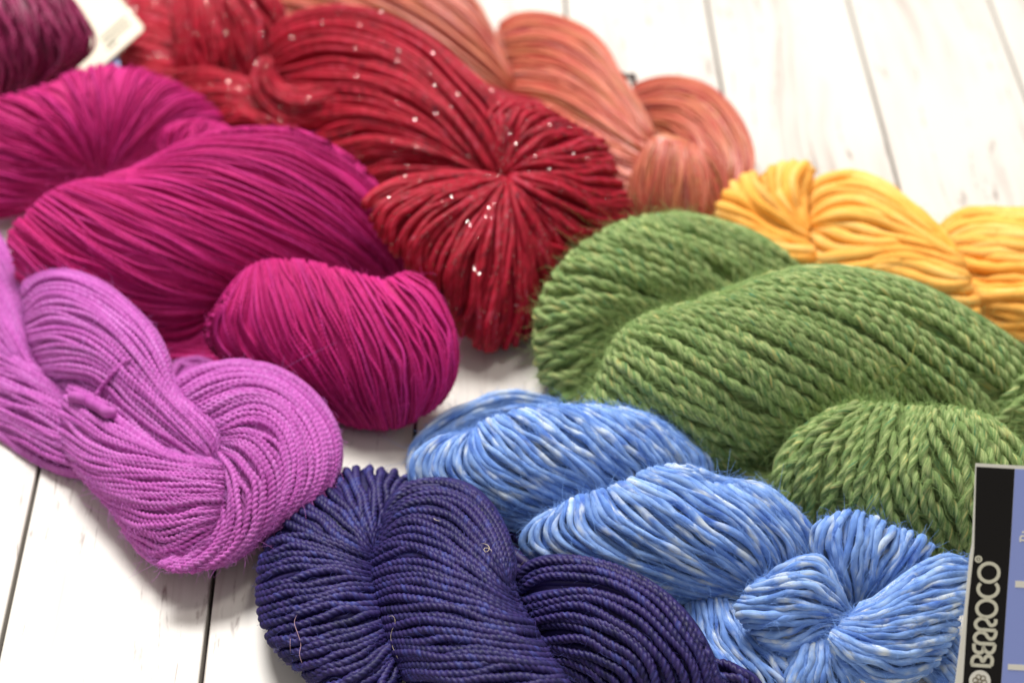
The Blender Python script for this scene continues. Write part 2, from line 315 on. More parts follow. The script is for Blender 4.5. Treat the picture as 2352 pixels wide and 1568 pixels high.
# ------------------------------------------------------------------ table of white planks
PW = 0.07; yaw = math.atan(133/(4536*CP+4084*SP)); pd = np.array([-math.sin(yaw), math.cos(yaw)]); pn = np.array([math.cos(yaw), math.sin(yaw)])
def wood_mat():
    m, N, L, p = nodes('white_painted_wood'); tc = N('ShaderNodeTexCoord'); oi = N('ShaderNodeObjectInfo')
    def co(sx, sy, k):
        mp = N('ShaderNodeMapping'); L(tc.outputs['Object'], mp.inputs[0]); mp.inputs['Scale'].default_value = (sx, sy, 1)
        cb = N('ShaderNodeCombineXYZ'); mm = N('ShaderNodeMath', _operation='MULTIPLY'); L(oi.outputs['Random'], mm.inputs[0]); mm.inputs[1].default_value = k
        L(mm.outputs[0], cb.inputs[0]); L(mm.outputs[0], cb.inputs[1]); L(cb.outputs[0], mp.inputs['Location']); return mp
    # warm the grain a little so that it bends round knots
    wn = N('ShaderNodeTexNoise', Scale=1.0, Detail=2.0); L(co(14, 5, 61).outputs[0], wn.inputs['Vector'])
    def warped(sx, sy, k, amt):
        c = co(sx, sy, k); v = N('ShaderNodeVectorMath', _operation='MULTIPLY_ADD'); L(wn.outputs['Color'], v.inputs[0]); v.inputs[1].default_value = (amt, 0, 0); L(c.outputs[0], v.inputs[2]); return v
    base = N('ShaderNodeRGB'); base.outputs[0].default_value = S(221, 215, 205)
    g1 = N('ShaderNodeTexNoise', Scale=1.0, Detail=4.0, Roughness=0.65); L(warped(150, 3.5, 17, 5.0).outputs[0], g1.inputs['Vector'])
    r1 = ramp(N, [(0.46, (0, 0, 0, 1)), (0.66, (1, 1, 1, 1))]); L(g1.outputs[0], r1.inputs[0])
    g2 = N('ShaderNodeTexNoise', Scale=1.0, Detail=3.0); L(warped(28, 6, 29, 1.5).outputs[0], g2.inputs['Vector'])
    r2 = ramp(N, [(0.45, (0, 0, 0, 1)), (0.75, (1, 1, 1, 1))]); L(g2.outputs[0], r2.inputs[0])
    a = N('ShaderNodeMath', _operation='MULTIPLY'); L(r1.outputs[0], a.inputs[0]); L(r2.outputs[0], a.inputs[1])
    a2 = N('ShaderNodeMath', _operation='MULTIPLY_ADD'); L(r2.outputs[0], a2.inputs[0]); a2.inputs[1].default_value = 0.2; L(a.outputs[0], a2.inputs[2])
    a3 = N('ShaderNodeMath', _operation='MULTIPLY', _use_clamp=True); L(a2.outputs[0], a3.inputs[0]); a3.inputs[1].default_value = 1.05
    mx = N('ShaderNodeMix', _data_type='RGBA'); L(a3.outputs[0], mx.inputs[0]); L(base.outputs[0], mx.inputs[6]); mx.inputs[7].default_value = S(170, 155, 145)
    # fine broken hairline cracks in the paint
    c1 = N('ShaderNodeTexNoise', Scale=1.0, Detail=2.0, Roughness=0.6); L(warped(55, 2.2, 41, 2.0).outputs[0], c1.inputs['Vector'])
    rc = ramp(N, [(0.488, (0, 0, 0, 1)), (0.5, (1, 1, 1, 1)), (0.512, (0, 0, 0, 1))]); L(c1.outputs[0], rc.inputs[0])
    c2 = N('ShaderNodeTexNoise', Scale=1.0, Detail=3.0, Roughness=0.7); L(co(170, 55, 7).outputs[0], c2.inputs['Vector'])
    rb = ramp(N, [(0.5, (0, 0, 0, 1)), (0.62, (1, 1, 1, 1))]); L(c2.outputs[0], rb.inputs[0])
    cm = N('ShaderNodeMath', _operation='MULTIPLY'); L(rc.outputs[0], cm.inputs[0]); L(rb.outputs[0], cm.inputs[1])
    cm2 = N('ShaderNodeMath', _operation='MULTIPLY'); L(cm.outputs[0], cm2.inputs[0]); cm2.inputs[1].default_value = 0.8
    mx2 = N('ShaderNodeMix', _data_type='RGBA'); L(cm2.outputs[0], mx2.inputs[0]); L(mx.outputs[2], mx2.inputs[6]); mx2.inputs[7].default_value = S(120, 100, 92)
    # knots
    vo = N('ShaderNodeTexVoronoi', Scale=1.0); L(warped(11, 4.2, 5, 0.35).outputs[0], vo.inputs['Vector'])
    rk = ramp(N, [(0.03, (1, 1, 1, 1)), (0.10, (0, 0, 0, 1))]); L(vo.outputs['Distance'], rk.inputs[0])
    kn = N('ShaderNodeMath', _operation='MULTIPLY'); L(rk.outputs[0], kn.inputs[0]); L(c2.outputs[0], kn.inputs[1])
    mx3 = N('ShaderNodeMix', _data_type='RGBA'); L(kn.outputs[0], mx3.inputs[0]); L(mx2.outputs[2], mx3.inputs[6]); mx3.inputs[7].default_value = S(165, 155, 152)
    L(mx3.outputs[2], p.inputs['Base Color']); p.inputs['Roughness'].default_value = 0.42
    bp = N('ShaderNodeBump', Strength=0.25, Distance=0.0004, _invert=True); L(a.outputs[0], bp.inputs['Height']); L(bp.outputs[0], p.inputs['Normal'])
    return m
WOOD = wood_mat()
x0 = float(at_h((110, 980), 0)[:2]@pn); gap = 0.0015
tt = thing('tabletop', 'white painted wooden plank tabletop under all the yarn skeins', 'tabletop'); tt['kind'] = 'structure'
for i in range(-3, 10):
    a = x0+(i-1)*PW+gap/2; b = x0+i*PW-gap/2; bev = 0.0006; prof = [(a, -0.008), (a, -bev), (a+bev*0.3, -bev*0.3), (a+bev, 0), (b-bev, 0), (b-bev*0.3, -bev*0.3), (b, -bev), (b, -0.008)]
    rngp = np.random.default_rng(i+50); dz = rngp.uniform(-0.0003, 0.0); V = []
    for y in (-0.6, 2.6): V += [(q[0]-(a+b)/2, y, q[1]+dz) for q in prof]
    F = [(k, (k+1) % 8, (k+1) % 8+8, k+8) for k in range(8)]
    o = mesh_obj('plank', V, [f[::-1] for f in F], WOOD, tt, smooth=False); c = pn*(a+b)/2; o.location = (c[0], c[1], 0); o.rotation_euler = (0, 0, yaw)
bb = [(-2.5, -1, -0.012), (2.5, -1, -0.012), (2.5, 3.5, -0.012), (-2.5, 3.5, -0.012), (-2.5, -1, -0.0065), (2.5, -1, -0.0065), (2.5, 3.5, -0.0065), (-2.5, 3.5, -0.0065)]
mesh_obj('backing_board', bb, [(4, 5, 6, 7), (3, 2, 1, 0), (0, 1, 5, 4), (1, 2, 6, 5), (2, 3, 7, 6), (3, 0, 4, 7)], plain('dark_backing', S(90, 80, 78), 0.8), tt, smooth=False)

PX = DIST/FPX                                     # metres per picture unit at the middle
def fz(name, col): 
    m, N, L, p = nodes(name); p.inputs['Base Color'].default_value = col; p.inputs['Roughness'].default_value = 0.6; p.inputs['Specular IOR Level'].default_value = 0.2; return m
# ------------------------------------------------------------------ navy skein
NAVY = dict(clump=0.10, wob=0.45, rough=0.7, dens=0.86, r=8.9*PX*0.98, seg=0.00062, pitch=0.0066, plies=3, prof=0.24, sides=12, stray=0.03, fuzz=(14, 0.002, fz('navy_fuzz', S(70, 70, 140))),
    mat=yarn_mat('navy_wool', [(0.3, S(26, 22, 66)), (0.43, S(42, 36, 92)), (0.55, S(54, 40, 98)), (0.68, S(60, 64, 132))], su=0.5, sv=1.5, rough=0.5, sheen=0.08, spec=0.32, bump=0.2, var=0.25))
t = thing('yarn_skein', 'navy blue twisted skein of thick plied yarn at bottom centre, below the light blue skein', 'yarn', tuple(at_h((900, 1400), 0)))
s = t
coil(s, 'c6', [[(1010,560),(1080,330),(1180,200),(1300,150)], [(975,560),(1000,400),(1020,250),(1050,110)], [(950,590),(930,400),(900,240),(880,85)],
 [(935,620),(860,450),(780,280),(700,120)], [(915,660),(800,540),(640,400),(440,270)], [(905,690),(700,600),(500,480),(300,390)], [(903,720),(680,630),(450,530),(240,520)],
 [(900,750),(650,660),(400,600),(185,650)], [(895,800),(650,745),(380,760),(155,830)], [(900,860),(650,850),(400,890),(150,960)],
 [(930,960),(700,970),(450,1020),(165,1090)], [(950,1060),(720,1080),(480,1140),(200,1220)], [(980,1160),(800,1210),(560,1270),(270,1330)],
 [(1000,1240),(850,1310),(640,1390),(370,1420)], [(1040,1310),(900,1420),(740,1500),(520,1550)], [(1090,1370),(980,1520),(850,1630),(700,1700)], [(1150,1420),(1100,1570),(1030,1700),(950,1800)]],
 NAVY, k=0.85, lift=0.0, seed=1, grow=(0, 0, 25, 0))
coil(s, 'c6', [[(1000,520),(1040,350),(1150,215),(1350,175),(1570,215),(1720,335),(1840,530),(1890,700),(1895,850)],
 [(985,560),(1060,400),(1200,290),(1400,270),(1600,360),(1740,540),(1825,730),(1885,880)], [(965,620),(1080,490),(1250,440),(1450,500),(1620,640),(1760,800),(1885,930)],
 [(940,700),(1060,610),(1230,590),(1430,670),(1620,790),(1780,920),(1895,990)], [(925,810),(1050,770),(1250,750),(1480,820),(1680,930),(1830,1010),(1920,1050)],
 [(945,910),(1100,870),(1300,860),(1500,910),(1700,990),(1850,1060),(1950,1100)], [(975,1020),(1150,990),(1400,1000),(1650,1060),(1850,1120),(1990,1150)],
 [(1000,1130),(1200,1100),(1450,1110),(1700,1170),(1900,1220),(2030,1240)], [(1035,1240),(1230,1220),(1480,1220),(1750,1270),(1950,1310),(2080,1330)],
 [(1080,1350),(1300,1340),(1600,1340),(1850,1360),(2120,1400)], [(1140,1460),(1400,1470),(1700,1450),(1950,1440),(2170,1470)],
 [(1190,1580),(1450,1590),(1750,1570),(2000,1550),(2230,1560)], [(1250,1700),(1500,1720),(1800,1700),(2050,1670),(2300,1660)], [(1320,1830),(1550,1850),(1830,1830),(2100,1790),(2370,1770)]],
 NAVY, k=0.9, lift=0.006, ax=(0.35, 0.94), seed=2, grow=(0, 0, 0, 12))
coil(s, 'q4', [[(10,1110),(60,1025),(200,985),(380,1005),(560,1070),(720,1180),(830,1310),(900,1430),(960,1600)],
 [(12,1150),(130,1070),(300,1065),(470,1115),(640,1205),(760,1330),(850,1470),(900,1640)], [(20,1200),(150,1155),(320,1150),(480,1190),(620,1270),(730,1380),(810,1500),(850,1660)],
 [(50,1250),(200,1210),(350,1220),(500,1280),(630,1370),(720,1480),(785,1680)], [(90,1290),(260,1270),(420,1310),(550,1390),(650,1500),(710,1700)],
 [(115,1350),(270,1335),(410,1380),(530,1460),(610,1560),(650,1710)], [(130,1410),(290,1415),(420,1470),(520,1560),(580,1720)],
 [(140,1470),(280,1490),(400,1560),(500,1740)], [(140,1540),(260,1580),(400,1760)]], NAVY, k=0.8, lift=0.002, seed=3, grow=(0, 0, 28, 0))
coil(s, 'q4', [[(800,1500),(950,1470),(1060,1500),(1160,1600)], [(790,1560),(950,1530),(1060,1570),(1130,1680)], [(790,1640),(950,1620),(1080,1720)]], NAVY, lift=0.002, seed=4)
coil(s, 'D', [[(1100,1150),(1200,1210),(1290,1290),(1350,1380)], [(1080,1230),(1180,1290),(1260,1370),(1310,1460)], [(1060,1320),(1160,1380),(1240,1460),(1280,1540)]], NAVY, k=0.4, lift=-0.02, seed=5)  # added filler coil, stands in for the shade between navy and blue
fuzz_obj(s, NAVY)

# ------------------------------------------------------------------ lavender skein
LAV = dict(clump=0.22, wob=0.6, rough=0.8, dens=0.86, r=7.0*PX*0.95, seg=0.00065, pitch=0.0042, plies=2, prof=0.38, sides=8, stray=0.07, fuzz=(16, 0.0028, fz('lavender_fuzz', S(205, 120, 205))),
    mat=yarn_mat('lavender_wool', [(0.3, S(176, 76, 162)), (0.5, S(196, 100, 182)), (0.7, S(208, 124, 200))], su=0.3, sv=1.0, rough=0.7, sheen=0.3, var=0.14))
s = thing('yarn_skein', 'lavender purple twisted skein with a small yarn tie, left of the navy skein', 'yarn', tuple(at_h((400, 1000), 0)))
coil(s, 'D', [[(-60,470),(10,560),(45,640),(66,730),(85,800),(118,885)], [(-80,600),(-20,660),(30,750),(70,830),(114,890)], [(-100,700),(-40,740),(10,800),(60,860),(108,896)], [(-120,790),(-50,810),(0,845),(60,880),(103,905)]], LAV, k=0.9, lift=0.000, seed=11, grow=(0, 0, 0, 45))
coil(s, 'D', [[(-90,770),(0,800),(60,840),(125,880)], [(-85,830),(0,850),(70,885),(140,920)], [(-80,870),(0,895),(75,920),(155,960)], [(-80,905),(5,940),(80,965),(165,1005)],
 [(-70,935),(10,975),(80,1005),(175,1045)], [(-60,965),(10,1010),(60,1046),(120,1078),(195,1095)]], LAV, k=0.9, lift=-0.006, seed=12, grow=(30, 0, 0, 45))
coil(s, 'c5', [[(150,-60),(250,-150),(450,-175),(700,-90),(900,60),(1060,230),(1150,410),(1200,600),(1340,730),(1470,840),(1530,960),(1510,1100)],
 [(185,80),(280,-20),(450,-40),(660,50),(860,220),(1010,400),(1130,590),(1270,750),(1400,870),(1490,990),(1500,1110)],
 [(185,180),(350,110),(560,160),(760,290),(910,450),(1060,620),(1220,790),(1350,920),(1440,1030),(1485,1120)], [(200,270),(380,240),(580,290),(760,400),(900,540),(1050,680),(1200,830),(1330,970),(1420,1060),(1468,1130)],
 [(235,370),(420,360),(600,400),(750,490),(880,610),(1030,740),(1170,870),(1300,1000),(1400,1080),(1450,1137)], [(280,470),(450,465),(620,495),(760,580),(880,690),(1010,800),(1150,920),(1280,1030),(1380,1100),(1440,1143)],
 [(330,560),(480,555),(630,590),(735,680),(845,780),(980,880),(1120,980),(1250,1070),(1360,1125),(1430,1150)], [(390,650),(500,650),(620,690),(720,765),(830,860),(960,945),(1090,1030),(1220,1100),(1340,1142),(1420,1157)]],
 LAV, k=0.95, lift=0.010, seed=13)
coil(s, 'c5', [[(450,690),(600,790),(800,900),(1000,1020),(1200,1110),(1440,1150)], [(420,800),(560,920),(750,1020),(950,1080),(1200,1140),(1462,1175)], [(420,930),(570,1060),(750,1120),(950,1160),(1200,1190),(1470,1215)],
 [(460,1060),(620,1170),(800,1215),(1000,1240),(1230,1255),(1465,1270)], [(520,1190),(680,1280),(860,1330),(1050,1350),(1250,1345),(1460,1345)], [(610,1290),(760,1370),(920,1425),(1090,1440),(1270,1430),(1450,1415)],
 [(690,1375),(820,1460),(970,1520),(1130,1530),(1290,1510),(1445,1480)], [(770,1460),(880,1560),(1020,1620),(1170,1625),(1300,1595),(1435,1550)], [(830,1550),(930,1660),(1060,1720),(1190,1715),(1300,1675),(1420,1620)],
 [(890,1640),(990,1750),(1090,1800),(1200,1790),(1300,1750),(1395,1690)], [(950,1710),(1040,1810),(1130,1850),(1220,1845),(1300,1810),(1370,1760)]], LAV, k=0.95, lift=0.004, seed=14, grow=(30, 0, 0, 25))
coil(s, 'c5', [[(1190,600),(1350,510),(1550,460),(1750,465),(1950,525),(2130,645),(2265,800),(2335,960),(2345,1120),(2300,1280),(2200,1420)],
 [(1290,690),(1450,600),(1650,560),(1850,590),(2020,690),(2160,840),(2240,1000),(2250,1180),(2190,1340),(2080,1500)], [(1380,760),(1530,690),(1700,650),(1870,680),(2010,790),(2110,930),(2160,1090),(2150,1250),(2080,1410),(1970,1560)],
 [(1450,820),(1600,750),(1750,725),(1880,760),(1990,860),(2060,1000),(2090,1140),(2070,1300),(1990,1460),(1870,1620)], [(1515,880),(1640,810),(1770,790),(1880,840),(1970,950),(2010,1080),(2015,1220),(1970,1380),(1880,1530),(1760,1690)],
 [(1550,930),(1690,900),(1820,940),(1920,1040),(1960,1170),(1965,1310),(1920,1460),(1840,1600),(1720,1730)], [(1548,980),(1670,980),(1780,1050),(1870,1160),(1900,1290),(1890,1430),(1840,1570),(1740,1700),(1620,1800)],
 [(1540,1030),(1640,1070),(1720,1160),(1790,1280),(1810,1420),(1790,1550),(1720,1680),(1620,1790),(1500,1850)], [(1530,1080),(1600,1160),(1655,1280),(1690,1420),(1680,1550),(1630,1680),(1540,1790),(1430,1865)],
 [(1510,1120),(1540,1220),(1570,1360),(1575,1500),(1550,1630),(1480,1750),(1380,1840),(1280,1895)], [(1490,1150),(1490,1280),(1490,1420),(1475,1560),(1420,1680),(1335,1775),(1230,1845),(1140,1875)],
 [(1472,1170),(1450,1300),(1450,1430),(1430,1570),(1365,1670),(1275,1750),(1180,1805),(1080,1840)]], LAV, k=0.9, lift=0.006, seed=15, grow=(0, 0, 25, 0))
coil(s, 'c5', [[(1170,580),(1190,470),(1280,430),(1400,435),(1530,500)], [(1200,620),(1300,520),(1420,500),(1570,540)], [(1250,660),(1350,580),(1500,570),(1620,590)]], LAV, lift=-0.006, seed=16)
# the tie: a thicker knotted end of yarn
def path3(f, pts, dep): p = fr(f, pts); return at_depth(p, np.array(dep))
def top_depth(f, pt): pass
fuzz_obj(s, LAV); LAVS = s

# ------------------------------------------------------------------ magenta skein
MAG = dict(r=4.6*PX*1.0, seg=0.0017, pitch=0.004, plies=2, prof=0.12, sides=5, stray=0.06, rough=1.8, clump=0.6, bunch=7, dens=0.96, fuzz=(5, 0.0022, fz('magenta_fuzz', S(215, 60, 150))),
    mat=yarn_mat('magenta_wool', [(0.3, S(180, 18, 96)), (0.5, S(202, 34, 120)), (0.7, S(210, 52, 144))], su=0.12, sv=0.6, rough=0.65, sheen=0.2, var=0.16))
s = thing('yarn_skein', 'bright magenta twisted skein of fine yarn, between the lavender and the red skeins', 'yarn', tuple(at_h((480, 650), 0)))
coil(s, 'c1', [[(800,1190),(950,1120),(1080,1000),(1200,880),(1350,805),(1530,795)], [(770,1180),(900,1060),(1020,930),(1130,830),(1270,740),(1450,705)], [(750,1170),(850,1000),(950,850),(1040,720),(1130,620),(1240,580)],
 [(730,1160),(790,980),(840,800),(880,650),(920,540),(990,480)], [(710,1150),(740,950),(740,780),(730,640),(720,530),(720,438)], [(690,1150),(660,950),(620,800),(580,680),(540,580),(510,490)],
 [(660,1150),(580,970),(500,830),(420,740),(330,660),(240,610)], [(630,1155),(500,1010),(380,880),(260,790),(130,720),(0,670)], [(610,1160),(450,1050),(290,940),(130,850),(-80,760)],
 [(600,1170),(420,1110),(240,1040),(80,980),(-130,910)], [(600,1185),(420,1180),(230,1150),(60,1110),(-150,1080)], [(600,1200),(420,1260),(240,1270),(60,1250),(-150,1230)],
 [(590,1225),(430,1310),(250,1370),(60,1390),(-150,1400)], [(600,1250),(430,1350),(250,1430),(60,1490),(-150,1530)]], MAG, k=0.75, seed=21, grow=(12, 0, 25, 0), lift=0.004)
coil(s, 'c1', [[(1150,1080),(1140,960),(1200,870),(1290,830)], [(1280,1080),(1290,980),(1330,880),(1400,820)], [(1450,1080),(1450,1000),(1440,900),(1480,835)], [(1620,1080),(1600,990),(1570,900),(1520,850)]], MAG, seed=22, grow=(15, 15, 25, 0), lift=0.012)
coil(s, 'q1', [[(600,780),(800,695),(1000,662),(1270,685),(1450,765),(1620,885),(1745,1030),(1815,1150),(1870,1260)], [(560,790),(780,740),(1000,740),(1250,815),(1450,930),(1600,1040),(1720,1150),(1810,1240),(1850,1290)],
 [(500,815),(700,795),(900,825),(1130,900),(1330,990),(1500,1090),(1640,1180),(1770,1290)], [(430,830),(600,850),(800,900),(1020,980),(1220,1070),(1390,1150),(1540,1230),(1680,1310)],
 [(370,850),(520,890),(700,960),(900,1040),(1090,1120),(1250,1190),(1380,1260),(1500,1340)], [(300,880),(440,940),(600,1020),(780,1100),(940,1180),(1080,1240),(1180,1300),(1260,1370)],
 [(240,920),(370,1000),(520,1090),(680,1170),(840,1240),(980,1290),(1090,1340)], [(190,970),(320,1070),(460,1160),(620,1240),(780,1300),(930,1340),(1060,1365)],
 [(130,1020),(260,1130),(400,1220),(560,1300),(730,1360),(890,1380),(1040,1385)], [(80,1070),(220,1190),(380,1290),(540,1370),(710,1420),(870,1420),(1020,1405)],
 [(60,1120),(200,1260),(380,1370),(560,1450),(740,1490),(880,1470),(1000,1425)], [(100,1250),(250,1350),(430,1450),(620,1530),(780,1565),(900,1540),(980,1450)]], MAG, k=0.75, seed=23, grow=(42, 25, 20, 25), lift=0.002)
coil(s, 'D', [[(560,620),(515,680),(470,740),(480,800),(545,845),(640,880),(710,920),(775,965)], [(575,610),(545,680),(530,750),(560,815),(630,870),(700,920),(780,970)], [(590,603),(590,680),(605,750),(645,820),(705,880),(755,930),(800,977)],
 [(610,597),(630,680),(660,760),(700,830),(750,900),(790,945),(820,982)], [(640,594),(670,680),(710,770),(750,850),(790,920),(820,960),(840,985)], [(680,596),(720,680),(760,770),(800,860),(830,930),(860,987)],
 [(720,602),(770,690),(810,790),(840,870),(865,940),(880,988)], [(760,612),(820,710),(860,800),(885,880),(900,940),(905,985)], [(810,625),(870,720),(910,800),(930,880),(935,935),(930,978)],
 [(855,638),(920,720),(960,800),(975,870),(970,925),(955,965)], [(895,640),(965,725),(1002,800),(1015,860),(1005,910),(982,948)], [(930,622),(985,648),(1027,710),(1050,780),(1052,840),(1037,890),(1010,930)]],
 MAG, k=0.75, seed=24, grow=(0, 0, 0, 0), lift=0.008)
coil(s, 'D', [[(330,700),(420,720),(520,720),(600,700)], [(330,760),(420,775),(520,780),(600,770)], [(360,820),(430,828),(520,838),(590,840)]], MAG, k=0.4, lift=-0.022, seed=25)  # low filler coil, added in place of the dark shaded gap
fuzz_obj(s, MAG)

# ------------------------------------------------------------------ plum skein
PLUM = dict(r=7.0*PX*1.15, seg=0.0025, pitch=0.006, plies=2, prof=0.1, sides=6, stray=0.3, rough=2.0,
    mat=yarn_mat('plum_yarn', [(0.3, S(110, 10, 60)), (0.5, S(146, 26, 82)), (0.7, S(176, 56, 110))], su=0.3, sv=1, rough=0.45, sheen=0.1, spec=0.4))
s = thing('yarn_skein', 'dark plum skein of glossy yarn cut off by the top left corner', 'yarn', tuple(at_h((80, 150), 0)))
coil(s, 'c1', [[(430,-80),(520,50),(600,150),(662,280),(615,380),(500,480),(380,560)], [(330,-80),(420,80),(490,210),(510,320),(480,420),(390,510),(290,600)], [(230,-80),(310,80),(370,220),(400,340),(370,450),(280,560),(200,660)],
 [(130,-80),(200,80),(250,220),(290,360),(270,480),(200,590),(130,690)], [(40,-80),(90,80),(140,240),(180,380),(180,500),(130,610),(60,710)], [(-60,-80),(-20,100),(30,250),(70,400),(80,530),(40,640),(-20,720)],
 [(-160,-80),(-120,120),(-80,280),(-40,430),(-20,560),(-60,730)], [(-300,-80),(-260,150),(-200,350),(-150,500),(-120,730)]], PLUM, k=0.7, seed=31, lift=0.022)

# ------------------------------------------------------------------ red skein
RED = dict(clump=0.4, wob=0.55, dens=0.9, r=8.6*PX, seg=0.0013, pitch=0.007, plies=3, prof=0.12, sides=7, stray=0.08, rough=1.7, slub=0.10,
    mat=yarn_mat('red_wool', [(0.28, S(96, 6, 32)), (0.42, S(152, 14, 34)), (0.58, S(176, 20, 48)), (0.74, S(180, 64, 84))], su=0.5, sv=1.4, rough=0.6, sheen=0.22, var=0.25, bump=0.3))
s = thing('yarn_skein', 'crimson red skein with silver glitter, tangled loops and a star shaped pinch in the middle', 'yarn', tuple(at_h((1000, 400), 0))); REDS = s
coil(s, 'c1', [[(780,-40),(950,-30),(1100,-20),(1290,20)], [(880,60),(1030,50),(1150,100),(1290,170)], [(900,170),(1050,170),(1160,220),(1290,290)], [(840,310),(980,300),(1100,340),(1280,380)], [(800,400),(950,410),(1100,440),(1280,470)], [(780,450),(950,480),(1100,520),(1280,560)], [(740,500),(950,540),(1100,580),(1280,620)]], RED, seed=41, grow=(15, 15, 0, 15), lift=-0.014, k=0.7)
coil(s, 'c1', [[(1170,-60),(1180,150),(1190,330),(1200,520)], [(1340,-60),(1350,130),(1380,320),(1430,560)], [(1480,-60),(1530,130),(1580,330),(1640,620)], [(1600,-60),(1680,100),(1760,280),(1840,560)], [(1750,-60),(1830,40),(1900,180),(1930,450)], [(1880,-60),(1950,10),(1960,130),(1960,300)]], RED, seed=42, grow=(0, 0, 0, 25), k=0.7, lift=0.0)
coil(s, 'c1', [[(1190,500),(1400,480),(1600,520),(1780,600),(1900,700),(2020,860)], [(1260,610),(1450,590),(1640,620),(1800,700),(1920,790),(2030,890)], [(1370,700),(1550,680),(1720,730),(1850,800),(1950,860),(2040,910)],
 [(1480,790),(1640,760),(1780,810),(1890,860),(1970,900),(2050,930)], [(1540,880),(1690,840),(1810,870),(1910,910),(2060,950)], [(1580,980),(1720,930),(1830,940),(1930,960),(2070,970)], [(1740,1060),(1850,1020),(1950,1010),(2080,1000)]], RED, seed=43, grow=(0, 0, 0, 20), k=0.8, lift=0.0)
coil(s, 'c1', [[(2000,880),(2200,860),(2400,840),(2600,860)], [(2010,980),(2180,950),(2380,930),(2600,930)], [(2040,1060),(2220,1050),(2420,1000),(2620,980)], [(2110,1140),(2280,1130),(2460,1080),(2660,1040)], [(2200,1210),(2350,1200),(2520,1150),(2700,1090)], [(2300,1270),(2450,1270),(2600,1220),(2750,1150)]], RED, seed=44, grow=(20, 25, 15, 0), k=0.7, lift=-0.006)
coil(s, 'c2', [[(-520,330),(-460,200),(-320,110),(-120,55),(150,60),(400,140),(620,270),(820,440),(980,590),(1085,690),(1110,820),(1115,1000),(1125,1160)], [(-510,380),(-400,250),(-220,170),(30,160),(280,225),(500,345),(700,510),(860,670),(975,820),(1050,980),(1090,1165)],
 [(-490,430),(-350,330),(-160,270),(60,270),(300,335),(500,440),(680,595),(820,760),(930,900),(1015,1040),(1065,1175)], [(-470,490),(-310,430),(-110,390),(120,425),(330,475),(520,555),(690,690),(820,840),(920,980),(1050,1185)],
 [(-450,560),(-260,550),(-60,540),(150,545),(350,600),(540,695),(700,820),(830,960),(1040,1195)], [(-430,640),(-250,650),(-60,640),(130,640),(340,685),(520,775),(680,900),(820,1030),(1030,1205)],
 [(-370,760),(-160,740),(60,730),(260,755),(460,825),(640,930),(800,1050),(1025,1210)], [(-300,900),(-110,860),(80,830),(260,845),(440,895),(620,980),(790,1080),(1020,1215)], [(-220,1030),(-20,980),(190,940),(380,960),(560,1015),(750,1090),(1020,1220)],
 [(-120,1140),(90,1080),(280,1050),(460,1055),(640,1080),(830,1125),(1020,1225)], [(-30,1240),(170,1190),(380,1150),(600,1150),(820,1175),(1020,1235)]], RED, seed=45, grow=(0, 45, 0, 10), k=0.62, lift=0.006)
coil(s, 'c1', [[(2480,560),(2250,590),(2080,620),(1960,600),(1890,530),(1880,440)], [(2500,640),(2280,690),(2080,730),(1920,700),(1830,600),(1810,480),(1850,370)], [(2520,720),(2300,780),(2100,820),(1930,790),(1800,690),(1760,560),(1780,420)], [(2520,800),(2300,860),(2120,890),(1970,870),(1830,790),(1740,670),(1720,560)]], RED, seed=46, k=0.8, lift=0.014, n=13)
RP = [[(1120,1180),(1105,1050),(1090,920),(1090,800),(1180,720)], [(1130,1180),(1150,1040),(1180,900),(1250,790),(1340,740)], [(1140,1170),(1190,1000),(1270,890),(1390,830),(1510,810)], [(1150,1170),(1220,1050),(1330,960),(1480,900),(1660,900)],
 [(1160,1180),(1280,1090),(1420,1040),(1600,990),(1800,960)], [(1170,1190),(1330,1150),(1500,1130),(1680,1120),(1860,1100)], [(1180,1200),(1350,1180),(1530,1210),(1720,1250),(1930,1270)], [(1190,1210),(1350,1220),(1530,1280),(1750,1370),(1990,1420)],
 [(1190,1230),(1350,1290),(1520,1380),(1720,1480),(2000,1530)], [(1185,1240),(1320,1340),(1480,1460),(1640,1580),(1860,1620)], [(1180,1250),(1290,1370),(1400,1500),(1520,1640),(1700,1720)], [(1170,1260),(1250,1420),(1350,1600),(1430,1750),(1510,1870)],
 [(1160,1260),(1210,1450),(1265,1650),(1310,1850),(1350,2050),(1370,2250)], [(1150,1260),(1180,1450),(1205,1700),(1210,1950),(1200,2200),(1170,2390)], [(1140,1260),(1115,1450),(1085,1700),(1045,1950),(1000,2180),(970,2410)], [(1130,1255),(1050,1430),(980,1620),(920,1830),(870,2050),(840,2340)],
 [(1120,1250),(1000,1400),(880,1560),(790,1730),(740,1950),(760,2180)], [(1110,1245),(950,1350),(790,1470),(660,1620),(570,1800),(610,1990)], [(1100,1235),(900,1300),(700,1390),(530,1500),(430,1640),(440,1830)], [(1090,1225),(880,1240),(660,1290),(450,1370),(310,1470),(270,1620)],
 [(1080,1215),(860,1200),(640,1210),(420,1240),(230,1320),(140,1410)]]
coil(s, 'c2', RP, RED, seed=47, grow=(15, 0, 9, 0), k=0.8, lift=0.014)

coil(s, 'D', [[(640,180),(850,170),(1050,190),(1250,240)], [(620,260),(850,260),(1100,290),(1350,330)], [(660,330),(880,350),(1120,400),(1380,440)], [(750,380),(920,440),(1150,520),(1380,540)]], RED, k=0.5, lift=-0.02, seed=48)
